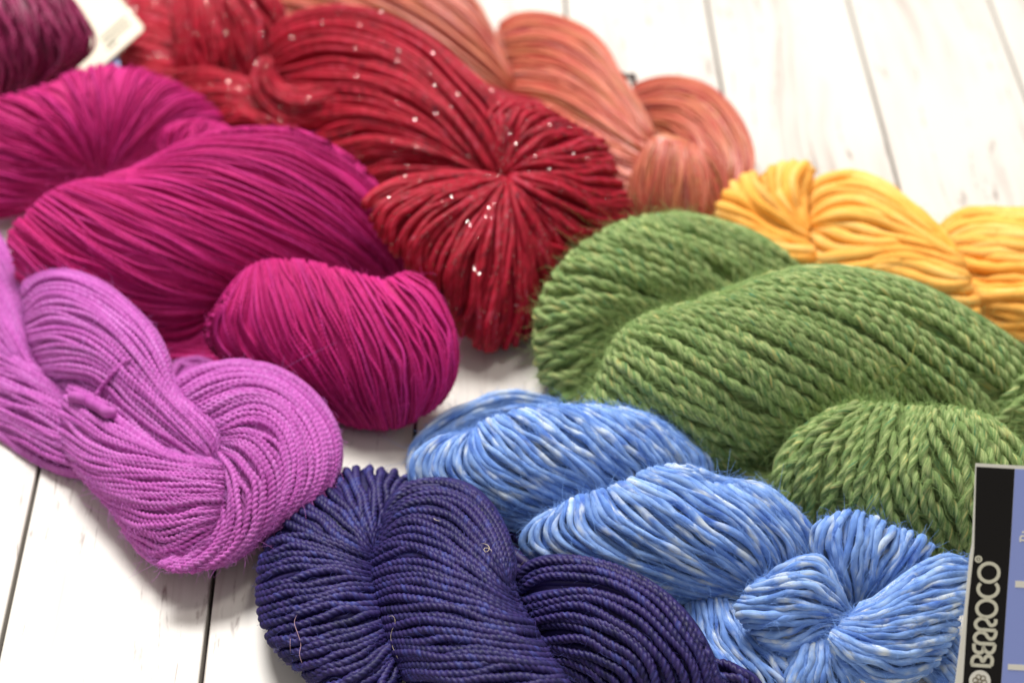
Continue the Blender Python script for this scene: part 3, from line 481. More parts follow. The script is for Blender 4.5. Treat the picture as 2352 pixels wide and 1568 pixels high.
# ------------------------------------------------------------------ coral skein
CORAL = dict(clump=0.8, bunch=9, r=3.4*PX*1.2, seg=0.005, pitch=0, plies=0, prof=0, sides=4, stray=0.1, rough=1.6,
    mat=yarn_mat('coral_silk', [(0.32, S(140, 78, 40)), (0.42, S(206, 124, 86)), (0.48, S(196, 82, 70)), (0.56, S(214, 128, 98)), (0.62, S(188, 84, 84)), (0.72, S(228, 178, 162))], su=0.10, sv=0.9, rough=0.38, sheen=0.1, spec=0.5, var=0.25))
s = thing('yarn_skein', 'variegated coral and orange skein of silky fine yarn, behind the red skein', 'yarn', tuple(at_h((1400, 250), 0)))
coil(s, 'c2', [[(700,-200),(850,-90),(960,30),(1040,190),(1095,330),(1165,480)], [(400,-200),(620,-60),(820,90),(960,240),(1060,370),(1165,540)], [(100,-200),(350,-40),(600,100),(800,250),(960,380),(1070,490),(1165,600)],
 [(-200,-180),(100,-10),(400,120),(650,270),(850,420),(1000,540),(1150,650)], [(-500,-90),(-150,20),(200,120),(500,250),(750,420),(950,580),(1140,700)], [(-480,60),(-150,120),(200,220),(480,350),(700,520),(900,670),(1130,780)]], CORAL, seed=51, grow=(0, 15, 0, 20), k=0.65, lift=0.0, join=True)
coil(s, 'c2', [[(1060,200),(1150,100),(1350,82),(1560,130),(1740,230),(1860,370),(1925,520),(2005,640),(2095,770),(2150,900)], [(1085,260),(1250,195),(1450,205),(1640,285),(1785,410),(1885,540),(1985,680),(2075,800),(2145,920)],
 [(1120,340),(1300,310),(1490,340),(1660,430),(1800,550),(1910,680),(2020,810),(2120,940)], [(1150,440),(1320,430),(1500,470),(1670,560),(1820,680),(1950,810),(2100,960)], [(1170,540),(1340,540),(1520,590),(1690,680),(1840,790),(1970,900),(2080,990)],
 [(1190,620),(1360,650),(1530,710),(1690,800),(1840,900),(1960,980),(2060,1040)], [(1180,700),(1340,760),(1500,830),(1660,920),(1820,1010),(1940,1090),(2040,1120)], [(1200,800),(1400,900),(1600,1000),(1780,1100),(1920,1170),(2020,1210)], [(1300,950),(1550,1100),(1750,1220),(1900,1300),(2000,1340)]], CORAL, seed=52, grow=(0, 20, 8, 25), k=0.6, lift=0.0, join=True)
coil(s, 'q2', [[(515,415),(620,362),(760,348),(900,388),(1015,490),(1085,610),(1120,730),(1100,850)], [(550,445),(660,405),(780,405),(900,455),(990,560),(1050,680),(1070,790),(1030,890)], [(580,480),(680,465),(790,480),(890,540),(960,640),(1000,750),(980,890)],
 [(600,520),(690,520),(780,540),(860,600),(910,690),(940,790),(930,920)], [(625,560),(700,570),(770,600),(820,650),(860,730),(880,810),(870,940)], [(640,600),(700,615),(750,640),(790,680),(810,740),(820,830),(810,950)]], CORAL, seed=53, grow=(0, 20, 0, 0), k=0.7, lift=0.0, join=True)
coil(s, 'q2', [[(640,630),(590,700),(550,790),(533,880),(550,1000)], [(670,635),(630,720),(600,810),(590,900),(605,1030)], [(700,640),(680,730),(660,820),(650,910),(660,1050)], [(740,645),(735,740),(725,830),(715,930),(720,1060)],
 [(780,655),(790,740),(790,830),(785,930),(790,1060)], [(815,665),(840,740),(855,820),(860,920),(860,1060)], [(840,668),(890,720),(920,790),(935,880),(930,1040)], [(865,675),(930,710),(980,770),(1005,860),(995,1000)]], CORAL, seed=54, grow=(0, 0, 15, 10), k=0.7, lift=0.010, join=True)
pp = np.array([(1418,168),(1432,172),(1444,178),(1452,172),(1458,182),(1450,192)]); single('tie', s, at_depth(pp, depth_h(pp, 0.022)), plain('dark_tie', S(60, 40, 36)), 0.0011)

# ------------------------------------------------------------------ yellow skein
YEL = dict(clump=0.2, dens=1.35, wob=0.5, r=14*PX*1.1, seg=0.0028, pitch=0, plies=0, prof=0, sides=8, stray=0.14, rough=1.5, slub=0.16, fuzz=(5, 0.004, fz('yellow_fuzz', S(254, 196, 96))),
    mat=yarn_mat('yellow_roving', [(0.3, S(251, 170, 66)), (0.5, S(255, 188, 90)), (0.7, S(255, 210, 128))], su=0.25, sv=2.5, rough=0.8, sheen=0.3, var=0.12, bump=0.3))
s = thing('yarn_skein', 'golden yellow skein of bulky soft roving yarn, behind the green skein at right', 'yarn', tuple(at_h((2000, 520), 0)))
coil(s, 'c4', [[(930,-10),(850,60),(815,180),(825,290),(850,380)], [(840,-50),(765,60),(755,180),(785,290),(840,390)], [(700,-45),(670,70),(690,190),(750,300),(835,400)], [(560,5),(580,110),(630,220),(720,330),(830,420)], [(400,60),(470,170),(560,270),(680,370),(830,450)],
 [(250,160),(390,250),(510,330),(660,420),(830,490)], [(140,310),(320,340),(480,390),(650,470),(840,530)], [(250,450),(400,470),(560,520),(700,560),(850,580)], [(400,620),(580,620),(720,650),(870,650)], [(550,760),(740,750),(880,720)]], YEL, seed=61, grow=(0, 0, 0, 18), k=0.8, lift=0.003)
coil(s, 'c4', [[(838,330),(845,180),(950,65),(1120,18),(1300,50),(1455,150),(1585,262),(1705,365),(1810,470),(1880,570)], [(850,360),(920,220),(1050,140),(1200,140),(1350,200),(1500,300),(1640,400),(1770,490),(1880,580)], [(855,380),(960,290),(1100,260),(1260,290),(1430,350),(1600,420),(1750,510),(1885,590)],
 [(860,400),(980,360),(1130,370),(1290,400),(1450,440),(1600,480),(1750,540),(1890,600)], [(865,430),(960,450),(1090,480),(1250,490),(1420,490),(1590,515),(1750,570),(1890,615)], [(870,470),(920,570),(1020,620),(1180,610),(1350,575),(1520,555),(1700,580),(1890,630)],
 [(880,540),(930,640),(1060,680),(1230,650),(1400,620),(1560,620),(1720,650),(1890,680)], [(900,620),(1000,710),(1150,730),(1320,700),(1480,700),(1640,730),(1780,780),(1910,790)], [(930,700),(1060,780),(1230,790),(1400,790),(1570,820),(1740,870),(1900,910),(1990,915)], [(1000,820),(1200,880),(1400,900),(1600,950),(1800,1000),(2000,1020)]], YEL, seed=62, grow=(0, 20, 0, 20), k=0.72, lift=0.004)
coil(s, 'c4', [[(1770,400),(1850,315),(1980,280),(2150,285),(2352,295),(2600,305)], [(1830,440),(1930,370),(2080,350),(2250,365),(2420,375),(2600,385)], [(1870,480),(1980,450),(2130,440),(2300,450),(2450,460),(2620,470)], [(1900,540),(2000,530),(2150,520),(2300,530),(2450,540),(2620,550)],
 [(1900,600),(1960,590),(2100,600),(2270,600),(2450,610),(2630,620)], [(1905,640),(2000,660),(2150,670),(2300,670),(2450,680),(2640,690)], [(1905,700),(2020,720),(2180,730),(2340,730),(2500,740),(2650,760)], [(1910,770),(2030,800),(2190,810),(2350,810),(2500,820),(2660,840)],
 [(1960,850),(2080,870),(2230,880),(2380,880),(2520,900),(2680,920)], [(2010,920),(2130,960),(2280,970),(2420,980),(2560,990),(2700,1000)], [(2050,980),(2180,1050),(2320,1080),(2460,1100),(2600,1120),(2720,1150)]], YEL, seed=63, grow=(0, 20, 18, 0), k=0.8, lift=0.002)
fuzz_obj(s, YEL, 0.00008)

# ------------------------------------------------------------------ green skein
GRN = dict(clump=0.2, wob=0.6, dens=0.9, r=13.0*PX*0.9, seg=0.0009, pitch=0.0128, plies=2, prof=0.50, sides=12, stray=0.03, rough=0.8, fuzz=(36, 0.0045, fz('green_fuzz', S(160, 190, 116))),
    mat=yarn_mat('green_heather_wool', [(0.30, S(56, 132, 108)), (0.39, S(110, 138, 76)), (0.50, S(138, 160, 98)), (0.60, S(180, 194, 132)), (0.70, S(214, 190, 108))], su=1.0, sv=14.0, rough=0.8, sheen=0.3, var=0.3, bump=0.55, bd=0.0006, detail=4))
s = thing('yarn_skein', 'moss green skein of chunky fuzzy two ply yarn, above the light blue skein', 'yarn', tuple(at_h((1800, 850), 0)))
coil(s, 'D', [[(1540,497),(1620,505),(1700,530),(1780,570),(1830,605),(1862,632)], [(1450,508),(1550,530),(1640,560),(1710,600),(1760,630),(1810,655)], [(1380,538),(1480,560),(1570,595),(1640,635),(1690,665),(1735,685)], [(1325,575),(1420,595),(1510,625),(1580,660),(1630,685),(1675,702)],
 [(1285,618),(1380,630),(1460,655),(1530,680),(1580,695),(1615,708)], [(1255,665),(1340,665),(1410,680),(1480,697),(1530,708),(1565,714)], [(1236,715),(1310,705),(1370,708),(1430,715),(1490,720),(1525,724)], [(1230,765),(1290,745),(1345,738),(1400,735),(1450,732),(1495,735)],
 [(1232,815),(1285,790),(1330,775),(1375,760),(1420,748),(1465,745)], [(1242,860),(1285,840),(1330,815),(1370,790),(1405,768),(1440,760)], [(1265,900),(1305,880),(1340,855),(1370,825),(1395,795),(1420,775)], [(1300,940),(1335,920),(1365,890),(1385,855),(1395,820),(1410,790)]], GRN, seed=71, grow=(0, 0, 0, 35), k=0.8, lift=0.004)
coil(s, 'D', [[(1690,672),(1780,634),(1880,622),(1990,630),(2090,652),(2180,689),(2270,742),(2360,810),(2440,880)], [(1640,690),(1740,662),(1850,665),(1960,687),(2060,727),(2150,785),(2230,845),(2310,910),(2370,970)], [(1570,708),(1680,696),(1790,710),(1890,745),(1980,795),(2060,850),(2130,905),(2200,960),(2250,1000)],
 [(1510,722),(1610,722),(1710,748),(1800,790),(1880,840),(1960,895),(2030,945),(2090,985)], [(1460,742),(1560,750),(1650,785),(1730,828),(1810,880),(1890,930),(1960,965),(2000,985)], [(1430,765),(1510,785),(1590,825),(1670,870),(1750,920),(1830,958),(1900,980)],
 [(1410,790),(1480,825),(1550,868),(1630,915),(1700,960),(1770,988),(1840,1003)], [(1400,820),(1450,860),(1510,905),(1580,950),(1650,990),(1710,1015),(1780,1030)], [(1385,850),(1430,895),(1480,940),(1540,985),(1600,1020),(1660,1045),(1720,1055)],
 [(1370,890),(1410,930),(1450,970),(1500,1010),(1560,1045),(1620,1065),(1670,1070)], [(1350,920),(1380,960),(1420,1000),(1470,1040),(1530,1070),(1600,1085)]], GRN, seed=72, grow=(0, 25, 0, 40), k=0.75, lift=0.004)
coil(s, 'q4', [[(860,500),(1000,510),(1150,550),(1300,620)], [(880,580),(1020,600),(1160,650),(1320,720)], [(930,680),(1080,700),(1220,760),(1360,830)]], GRN, seed=75, grow=(20, 20, 20, 20), k=0.6, lift=-0.012)
coil(s, 'q4', [[(1530,300),(1400,360),(1290,440),(1215,540),(1195,640),(1240,740)], [(1580,290),(1470,380),(1390,480),(1340,590),(1320,700),(1340,830)], [(1640,285),(1560,400),(1500,510),(1460,620),(1450,740),(1470,880)], [(1700,290),(1650,420),(1620,540),(1600,660),(1620,790),(1660,930)],
 [(1770,300),(1750,440),(1740,560),(1760,690),(1810,820),(1880,970)], [(1850,310),(1860,440),(1880,560),(1920,690),(1990,830),(2060,1000)], [(1920,310),(1960,440),(2010,560),(2070,700),(2140,860),(2200,1040)], [(2000,310),(2070,430),(2140,550),(2210,690),(2280,850),(2350,1050)],
 [(2080,320),(2180,430),(2270,550),(2350,700),(2430,880),(2500,1070)], [(2160,340),(2290,430),(2400,560),(2490,720),(2580,900),(2660,1090)]], GRN, seed=73, grow=(0, 0, 0, 0), k=0.7, lift=0.006)
coil(s, 'q4', [[(2160,330),(2230,230),(2340,155),(2500,110)], [(2190,350),(2290,285),(2380,245),(2540,210)], [(2230,380),(2340,350),(2440,330),(2580,320)], [(2260,420),(2380,430),(2500,430),(2640,430)]], GRN, seed=74, grow=(0, 15, 15, 0), k=0.9, lift=0.012)
fuzz_obj(s, GRN, 0.00005)

# ------------------------------------------------------------------ light blue skein
BLU = dict(clump=0.2, wob=0.65, dens=0.95, r=6.7*PX, seg=0.0013, pitch=0, plies=0, prof=0, sides=8, stray=0.04, rough=1.3, slub=0.32, fuzz=(22, 0.003, fz('blue_fuzz', S(130, 170, 235))),
    mat=yarn_mat('light_blue_wool', [(0.28, S(74, 108, 190)), (0.45, S(114, 152, 220)), (0.58, S(146, 180, 236)), (0.75, S(182, 208, 243))], su=0.7, sv=1.2, rough=0.85, sheen=0.35, spec=0.12, var=0.14, bump=0.35, patch=(S(218, 228, 236), 1.0, 0.50, 0.74)))
s = thing('yarn_skein', 'light blue and white skein of thick and thin yarn, knotted beside the printed label', 'yarn', tuple(at_h((1600, 1200), 0)))
coil(s, 'c7', [[(160,840),(148,690),(205,560),(325,445),(480,345),(640,272),(820,243),(1000,260),(1180,300)], [(200,760),(240,610),(340,540),(470,450),(610,395),(770,360),(930,335),(1130,330)], [(330,640),(420,560),(530,500),(650,465),(790,425),(960,385),(1150,370)]], BLU, seed=81, grow=(0, 25, 0, 25), k=0.7, lift=0.002)
coil(s, 'c7', [[(560,530),(380,555),(240,640),(165,760),(190,900),(330,1010),(560,1120),(850,1205)], [(580,525),(450,580),(370,680),(350,800),(430,900),(600,1020),(800,1110),(1050,1155)], [(590,520),(520,610),(490,720),(530,830),(640,920),(800,1010),(970,1070),(1130,1095)],
 [(600,520),(580,630),(620,740),(720,840),(860,930),(1010,1000),(1180,1055)], [(620,500),(660,610),(750,720),(880,820),(1020,900),(1150,960),(1300,1012)], [(660,470),(740,570),(850,670),(980,770),(1120,850),(1260,910),(1400,982)],
 [(740,435),(840,540),(950,640),(1080,730),(1220,810),(1360,880),(1490,960)], [(840,400),(950,485),(1070,580),(1190,670),(1320,760),(1450,850),(1570,942)], [(950,375),(1080,440),(1200,540),(1320,640),(1440,730),(1550,820),(1660,905)],
 [(1080,355),(1220,415),(1350,510),(1460,600),(1560,690),(1660,780),(1760,875)], [(1230,340),(1380,395),(1500,480),(1610,570),(1710,660),(1800,750),(1865,835)], [(1400,350),(1550,395),(1670,470),(1780,550),(1880,640),(1950,720),(1985,815)],
 [(1600,370),(1720,405),(1840,465),(1950,550),(2040,640),(2100,720),(2115,795)], [(1750,395),(1870,435),(1990,495),(2100,575),(2190,655),(2240,720),(2250,785)]], BLU, seed=82, grow=(0, 0, 0, 25), k=0.75, lift=0.004)
coil(s, 'q4', [[(180,790),(110,850),(95,930),(190,1000),(350,1045),(550,1110),(750,1170),(950,1205)], [(250,770),(230,850),(290,930),(420,1000),(580,1060),(760,1120),(980,1185)], [(330,750),(340,830),(420,910),(540,980),(680,1040),(840,1100),(1020,1155)], [(400,730),(440,810),(540,890),(660,960),(780,1020),(910,1080),(1050,1133)],
 [(460,708),(530,780),(640,860),(750,930),(860,990),(960,1050),(1080,1112)], [(520,685),(620,750),(730,830),(840,900),(940,960),(1030,1020),(1110,1092)], [(580,655),(700,710),(810,780),(920,850),(1020,920),(1100,990),(1150,1072)], [(640,615),(760,655),(880,730),(990,800),(1090,880),(1160,960),(1190,1052)],
 [(720,585),(840,615),(950,690),(1060,760),(1150,840),(1220,920),(1250,1022)], [(830,583),(930,625),(1030,690),(1130,760),(1220,840),(1290,920),(1310,1002)], [(950,660),(1070,655),(1160,700),(1240,770),(1310,850),(1350,920),(1375,992)], [(1050,655),(1150,660),(1240,715),(1315,785),(1375,850),(1410,920),(1420,992)]], BLU, seed=83, grow=(22, 0, 20, 30), k=0.75, lift=0.005)
coil(s, 'z8', [[(-60,1050),(-40,1200),(0,1330),(80,1450),(150,1620)], [(20,1040),(50,1200),(110,1330),(190,1440),(290,1600)], [(90,1060),(130,1190),(200,1300),(300,1410),(420,1560)], [(150,1090),(210,1200),(300,1300),(410,1390),(520,1500)]], BLU, seed=84, grow=(45, 15, 20, 20), k=0.8, lift=-0.004)
coil(s, 'z8', [[(1450,1150),(1580,1270),(1700,1400),(1770,1560)], [(1430,1300),(1550,1400),(1650,1510),(1710,1660)], [(1380,1420),(1490,1510),(1580,1620),(1630,1720)]], BLU, seed=88, grow=(10, 20, 10, 10), k=0.8, lift=-0.006)
coil(s, 'z8', [[(560,1360),(500,1450),(440,1560),(400,1720)], [(640,1360),(600,1470),(570,1570),(550,1720)], [(720,1340),(700,1470),(690,1580),(690,1720)], [(780,1320),(790,1450),(820,1570),(850,1720)], [(830,1330),(890,1470),(970,1580),(1060,1720)]], BLU, seed=87, grow=(0, 0, 20, 10), k=0.8, lift=0.0)
coil(s, 'z8', [[(400,870),(480,790),(580,742),(690,720),(780,800),(850,940),(900,1080)], [(330,900),(450,855),(570,825),(690,835),(790,910),(850,1010),(905,1090)], [(265,950),(400,925),(560,905),(700,925),(800,990),(902,1100)], [(220,1010),(380,1005),(560,1000),(720,1030),(900,1115)],
 [(185,1065),(350,1080),(540,1080),(720,1090),(890,1130)], [(215,1135),(370,1150),(550,1125),(720,1125),(880,1145)], [(260,1195),(400,1215),(570,1180),(740,1155),(870,1160)], [(320,1260),(450,1285),(600,1245),(740,1195),(860,1175)], [(390,1320),(510,1350),(640,1315),(750,1245),(850,1190)], [(480,1395),(600,1400),(720,1345),(800,1265),(850,1210)]], BLU, seed=85, grow=(0, 0, 10, 12), k=0.9, lift=0.010)
coil(s, 'z8', [[(900,1090),(800,930),(715,800),(660,680),(660,570),(730,490)], [(915,1080),(840,920),(785,780),(755,650),(775,530),(830,460)], [(930,1075),(890,930),(858,790),(850,650),(868,530),(920,432)], [(940,1070),(940,930),(930,790),(932,660),(955,540),(1000,450)],
 [(955,1070),(990,940),(1012,810),(1035,680),(1055,570),(1085,485)], [(970,1070),(1040,950),(1095,830),(1135,710),(1170,610),(1200,550)], [(980,1080),(1090,970),(1180,850),(1250,740),(1295,650),(1320,580)], [(985,1090),(1120,1000),(1230,890),(1320,780),(1385,690),(1430,630)]], BLU, seed=86, grow=(0, 10, 12, 0), k=0.9, lift=0.012)
coil(s, 'z8', [[(960,1090),(1120,990),(1300,850),(1440,755),(1560,728),(1710,760)], [(950,1110),(1130,1040),(1320,930),(1500,855),(1715,835)], [(930,1140),(1120,1100),(1330,1020),(1520,955),(1705,925)], [(900,1170),(1100,1160),(1330,1110),(1520,1060),(1685,1030)], [(880,1200),(1080,1210),(1310,1180),(1500,1140),(1655,1120)],
 [(860,1220),(1050,1260),(1270,1260),(1450,1230),(1620,1210)], [(840,1240),(1020,1310),(1220,1340),(1400,1320),(1575,1295)], [(820,1270),(980,1370),(1170,1420),(1350,1420),(1525,1380)], [(800,1290),(930,1420),(1110,1490),(1290,1500),(1465,1450)], [(785,1310),(880,1450),(1050,1550),(1220,1580),(1385,1525)]], BLU, seed=89, grow=(0, 0, 15, 0), k=0.85, lift=0.010)
fuzz_obj(s, BLU)
# ------------------------------------------------------------------ silver glitter spun into the red yarn
def glitter():
    rng = np.random.default_rng(5); V = []; F = []; allq = []
    for Q, R in RED['surf']: allq.append((Q, R))
    tot = sum(q.shape[0] for q, _ in allq)
    for Q, R in allq:
        n, m = Q.shape[:2]; cnt = int(GLIT*n/tot)
        for _ in range(cnt):
            i = rng.integers(n); j = rng.integers(3, m-4); P = Q[i, j]; T = Q[i, j+1]-Q[i, j]; T = T/(np.linalg.norm(T)+1e-9)
            v = rng.standard_normal(3)+np.array([0, -0.5, 1.2]); v -= T*(v@T); v /= np.linalg.norm(v)+1e-9
            T = T+rng.standard_normal(3)*0.35; T /= np.linalg.norm(T); T2 = np.cross(v, T); T2 /= np.linalg.norm(T2); v2 = np.cross(T, T2)
            c = P+v*R[i, j]*1.06; L = rng.uniform(0.00012, 0.0003); w_ = rng.uniform(0.00006, 0.00012); b = len(V)
            for sx, sy, sz in ((-1,-1,-1),(1,-1,-1),(1,1,-1),(-1,1,-1),(-1,-1,1),(1,-1,1),(1,1,1),(-1,1,1)): V.append(c+T*L*sx+T2*w_*sy+v2*0.00006*sz)
            F += [(b+4,b+5,b+6,b+7),(b+3,b+2,b+1,b),(b,b+1,b+5,b+4),(b+1,b+2,b+6,b+5),(b+2,b+3,b+7,b+6),(b+3,b,b+4,b+7)]
    mesh_obj('glitter', V, F, plain('silver_tinsel', (0.95, 0.78, 0.74, 1), 0.18, 1.0), REDS, smooth=False, kind='stuff')
GLIT = 9000
glitter()
# ------------------------------------------------------------------ labels
def card_frame(p0, d0, tilt_x, tilt_y, roll=0.0):
    """a flat card through picture point p0 at depth d0; tilts turn it away from the lens"""
    n = np.array([0, -CP, SP]); right = np.array([1.0, 0, 0]); up = np.array([0, SP, CP])
    n = n+right*tilt_x+up*tilt_y; n /= np.linalg.norm(n); o = at_depth(np.array(p0, float), np.array(d0)); return o, n
def on_card(fr_, p, off=0.0):
    o, n = fr_; r = ray(np.asarray(p, float)); c = np.array([0, 0, CAMH]); t = ((o+n*off-c)@n)/(r@n); return c+r*t[..., None]
def slab(name, fr_, poly, th, off, mat, parent):
    P = on_card(fr_, poly, off); n = fr_[1]; k = len(P); V = np.vstack([P, P-n*th]); me = bpy.data.meshes.new(name)
    me.from_pydata([tuple(v) for v in V], [], [tuple(range(k))[::-1], tuple(range(k, 2*k))]+[(i, (i+1) % k, (i+1) % k+k, i+k) for i in range(k)])
    me.materials.append(mat); me.update(); o = bpy.data.objects.new(name, me); C.objects.link(o)
    if parent is not None: o.parent = parent; o.matrix_parent_inverse = Matrix.Translation(-parent.matrix_basis.translation)
    return o
def stroke(name, fr_, pts, wd, off, mat, parent, closed=False, sub=True):
    p = np.array(pts, float)
    if sub: p = smooth_line(np.vstack([p, p[:1]]) if closed else p, max(16, len(p)*6))
    m = len(p); t = np.gradient(p, axis=0); 
    if closed and sub: t[0] = t[-1] = (p[1]-p[-2])
    t /= np.linalg.norm(t, axis=1, keepdims=True)+1e-9; nn = np.stack([-t[:, 1], t[:, 0]], 1)*wd/2
    A = on_card(fr_, p+nn, off); B = on_card(fr_, p-nn, off); n = fr_[1]*0.00008; V = np.vstack([A, B, A-n, B-n]); F = []
    for i in range(m-1): F += [(i, i+1, m+i+1, m+i), (2*m+i, 3*m+i, 3*m+i+1, 2*m+i+1), (i, 2*m+i, 2*m+i+1, i+1), (m+i, m+i+1, 3*m+i+1, 3*m+i)]
    F += [(0, m, 3*m, 2*m), (m-1, 3*m-1, 4*m-1, 2*m-1)]
    return mesh_obj(name, V, F, mat, parent, smooth=False)
CARD = card_frame((2280, 1300), 0.612, 0.10, 0.06)
cb = thing('yarn_label', 'printed cardboard yarn label with black stripe reading BERROCO, at the right edge', 'label', tuple(on_card(CARD, np.array([[2260, 1560]]))[0]))
E1 = lambda pts: [(x*0.3319+2177.9, y*0.3319+1048) for x, y in pts]; E2 = lambda pts: [(x*0.1971+2191.4, y*0.1971+1259) for x, y in pts]
cream = plain('cream_card', S(226, 222, 208), 0.5); ink = plain('black_ink', S(20, 17, 15), 0.5, spec=0.2); blue = plain('periwinkle_ink', S(140, 154, 214), 0.4); letm = plain('cream_letter_ink', S(206, 202, 180), 0.5)
slab('card', CARD, E1([(-60,2720),(50,1568),(115,1060),(150,700),(168,600),(193,45),(900,85),(820,2720)]), 0.0006, 0, cream, cb)
slab('black_stripe', CARD, E1([(10,2720),(103,1568),(135,1060),(180,640),(195,70),(461,85),(430,640),(400,1060),(366,1568),(270,2720)]), 0.00007, 0.00008, ink, cb)
slab('blue_panel', CARD, E1([(273,2720),(368,1568),(402,1060),(432,640),(463,86),(900,104),(820,2720)]), 0.00007, 0.00008, blue, cb)
def circ(cx, cy, rx, ry, a0=0, a1=360, k=14): return [(cx+rx*math.cos(math.radians(a0+(a1-a0)*i/k)), cy+ry*math.sin(math.radians(a0+(a1-a0)*i/k))) for i in range(k+1)]
WD = 40*0.1971
for nm, pts, cl in [('letter_o', circ(407,280,116,108)[:-1], True), ('letter_c', circ(397,470,117,96,-42,222), False), ('letter_o', circ(380,698,115,98)[:-1], True),
    ('letter_r', [(485,822),(484,865),(460,890),(425,892),(398,860),(380,832),(335,812),(285,825),(250,868),(262,915),(305,942),(360,946),(488,955)], False),
    ('letter_r', [(488,955),(482,1010),(458,1045),(420,1052),(390,1028),(368,995),(325,973),(272,985),(238,1028),(252,1075),(298,1102),(350,1106),(475,1112)], False),
    ('letter_e', [(475,1112),(468,1165),(445,1205),(405,1215),(370,1195),(348,1160),(345,1130)], False), ('letter_e', [(345,1135),(340,1175),(325,1205),(290,1212),(250,1195),(232,1160),(234,1105)], False),
    ('letter_b', [(210,1355),(211,1300),(232,1262),(272,1250),(310,1268),(322,1300),(336,1312),(352,1296),(366,1266),(400,1250),(435,1266),(445,1310),(432,1368)], False), ('letter_b', [(432,1368),(320,1362),(200,1353)], False)]:
    stroke(nm, CARD, E2(pts), WD, 0.00017, letm, cb, closed=cl)
stroke('registered_mark', CARD, E2(circ(285,123,34,32)[:-1]), 20*0.1971, 0.00017, letm, cb, closed=True)
slab('registered_mark', CARD, E2(circ(285,123,14,14)[:-1]), 0.00007, 0.00017, letm, cb)
slab('emblem_disc', CARD, E2(circ(300,1540,126,124, k=28)[:-1]), 0.00007, 0.00017, plain('emblem_white', S(228, 224, 210), 0.5), cb)
tan = plain('emblem_line', S(120, 108, 84), 0.6)
for k in range(6):
    a = math.radians(60*k+15); stroke('emblem_loop', CARD, E2(circ(300+52*math.cos(a), 1545+50*math.sin(a), 30, 29)[:-1]), 11*0.1971, 0.00026, tan, cb, closed=True)
stroke('emblem_loop', CARD, E2(circ(300,1545,26,25)[:-1]), 11*0.1971, 0.00034, tan, cb, closed=True)
slab('white_bar', CARD, E1([(465,858),(700,868),(700,915),(463,903)]), 0.00007, 0.00017, cream, cb)
slab('white_bar', CARD, E1([(414,1434),(700,1446),(700,1488),(412,1472)]), 0.00007, 0.00017, cream, cb)
for pts in ([(500,590),(500,560),(515,548),(540,555)], [(506,575),(530,580),(560,578)], [(510,525),(530,520),(560,530)]): stroke('small_print', CARD, E1(pts), 4.0, 0.00017, cream, cb)
TAG = card_frame((270, 90), float(depth_h(np.array([270, 90.]), 0.017)), -0.05, 0.8)
tg = thing('paper_tag', 'cream paper tag with faint grey lines, tucked behind the plum skein at top left', 'tag', tuple(on_card(TAG, np.array([[270, 140]]))[0]))
slab('card', TAG, [(x/3, y/3) for x, y in [(760,-160),(820,-20),(975,165),(990,190),(980,215),(640,510),(600,530),(200,200),(420,-160)]], 0.0006, 0, plain('cream_tag', S(226, 216, 192), 0.6), tg)
gl = plain('grey_print', S(120, 116, 100), 0.7)
for (a, b, c_, d) in [(690,270,860,115), (720,300,890,150), (735,335,800,275)]: slab('printed_line', TAG, [(a/3, b/3), (c_/3, d/3), (c_/3+4, d/3+5), (a/3+4, b/3+5)], 0.00007, 0.0001, gl, tg)
TAG2 = card_frame((265, 140), float(depth_h(np.array([265, 140.]), 0.012)), 0, 0.8)
t2 = thing('paper_tag', 'pale blue corner of a paper tag peeping out beneath the cream tag at top left', 'tag', tuple(on_card(TAG2, np.array([[262, 150]]))[0]))
slab('card', TAG2, [(225,100),(268,115),(275,150),(262,175),(225,180)], 0.0005, 0, plain('pale_blue_card', S(150, 170, 220), 0.6), t2)
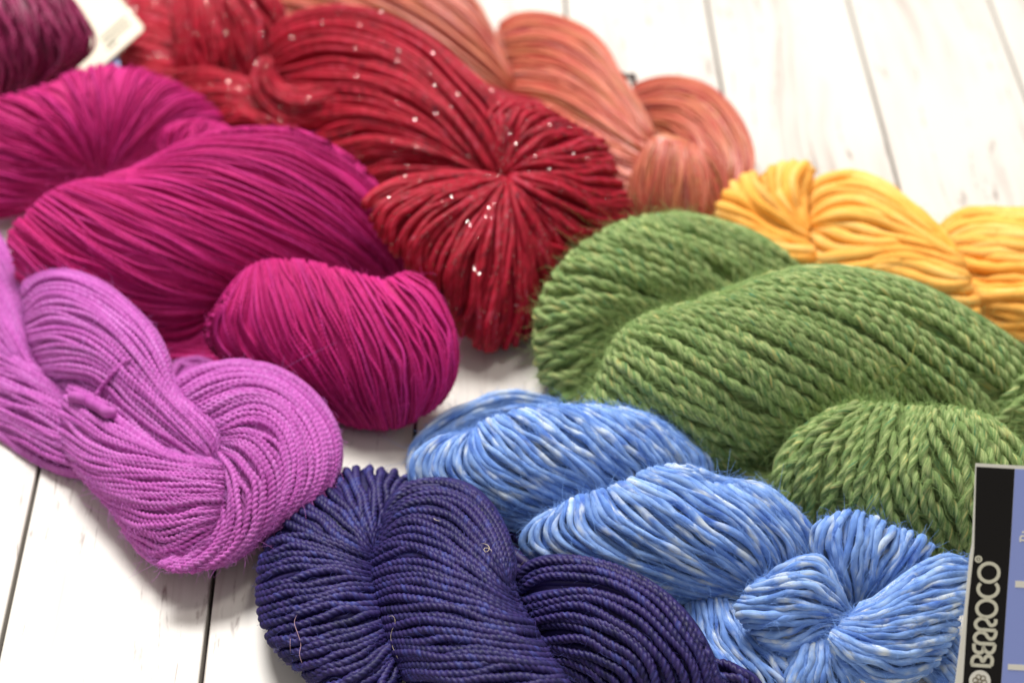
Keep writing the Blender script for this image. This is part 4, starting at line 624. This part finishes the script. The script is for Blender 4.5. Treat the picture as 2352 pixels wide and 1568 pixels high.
# ------------------------------------------------------------------ tie on the lavender skein, stray fibres
dg = bpy.context.evaluated_depsgraph_get()
def hit(f, pts, raise_=0.0):
    out = []
    for p in fr(f, pts):
        d = Vector(ray(p)); L = d.length; ok, loc, *_ = sc.ray_cast(dg, Vector((0, 0, CAMH)), d/L); z = (loc-Vector((0, 0, CAMH))).length/L if ok else 0.7
        out.append(at_depth(p, np.array(z-raise_)))
    return np.array(out)
m_ = LAV['mat']
single('tie', LAVS, hit('c5', [(900,430),(840,470),(785,520),(730,590),(690,640),(655,690)], 0.0012), m_, 0.0010, 8, 0.0036, 2, 0.25)
single('tie', LAVS, hit('c5', [(490,690),(550,700),(620,730),(690,765),(740,800),(790,800)], 0.0026), m_, 0.0023, 10, 0.008, 3, 0.12)
single('tie', LAVS, hit('c5', [(655,690),(690,720),(740,770),(790,790)], 0.0022), m_, 0.0011, 8, 0.0036, 2, 0.25)
def wisp(f, pts, r, mat, parent, raise_=0.0008): single('loose_fibre', parent, hit(f, pts, raise_), mat, r, 5, seg=0.001)
NV = [o for o in C.objects if o.get('label', '').startswith('navy')][0]; GV = [o for o in C.objects if o.get('label', '').startswith('moss')][0]
pale = plain('pale_fibre', S(214, 196, 170), 0.6); pink = plain('pink_fibre', S(200, 160, 170), 0.6); gold = plain('gold_fibre', S(196, 190, 100), 0.5)
wisp('c6', [(1680,605),(1720,612),(1740,640),(1715,668),(1700,640),(1740,640),(1760,668)], 0.00011, pale, NV)
wisp('c6', [(1350,430),(1370,445),(1400,452)], 0.0001, pale, NV); wisp('c6', [(415,1090),(395,1150),(420,1230),(440,1300),(430,1370),(452,1440)], 0.00009, pink, NV)
wisp('c6', [(372,1215),(366,1280),(368,1360)], 0.00007, pink, NV); wisp('c6', [(1040,1110),(1075,1105),(1090,1150),(1060,1230),(1070,1310),(1110,1400)], 0.00007, pale, NV)
wisp('c4', [(1805,935),(1700,975),(1640,1050),(1600,1200),(1560,1330),(1480,1410),(1430,1480)], 0.0001, gold, GV)
wisp('c4', [(1420,1470),(1390,1400),(1430,1350),(1500,1340)], 0.00007, gold, GV); wisp('c7', [(920,1460),(1000,1360),(1060,1290)], 0.00006, pale, NV)
print('TRIS', sum(STATS), 'OBJ', len(bpy.data.objects), 'T', time.time()-T0)
print({k: v.get('count') for k, v in dict(NAVY=NAVY, LAV=LAV, MAG=MAG, PLUM=PLUM, RED=RED, CORAL=CORAL, YEL=YEL, GRN=GRN, BLU=BLU).items()})
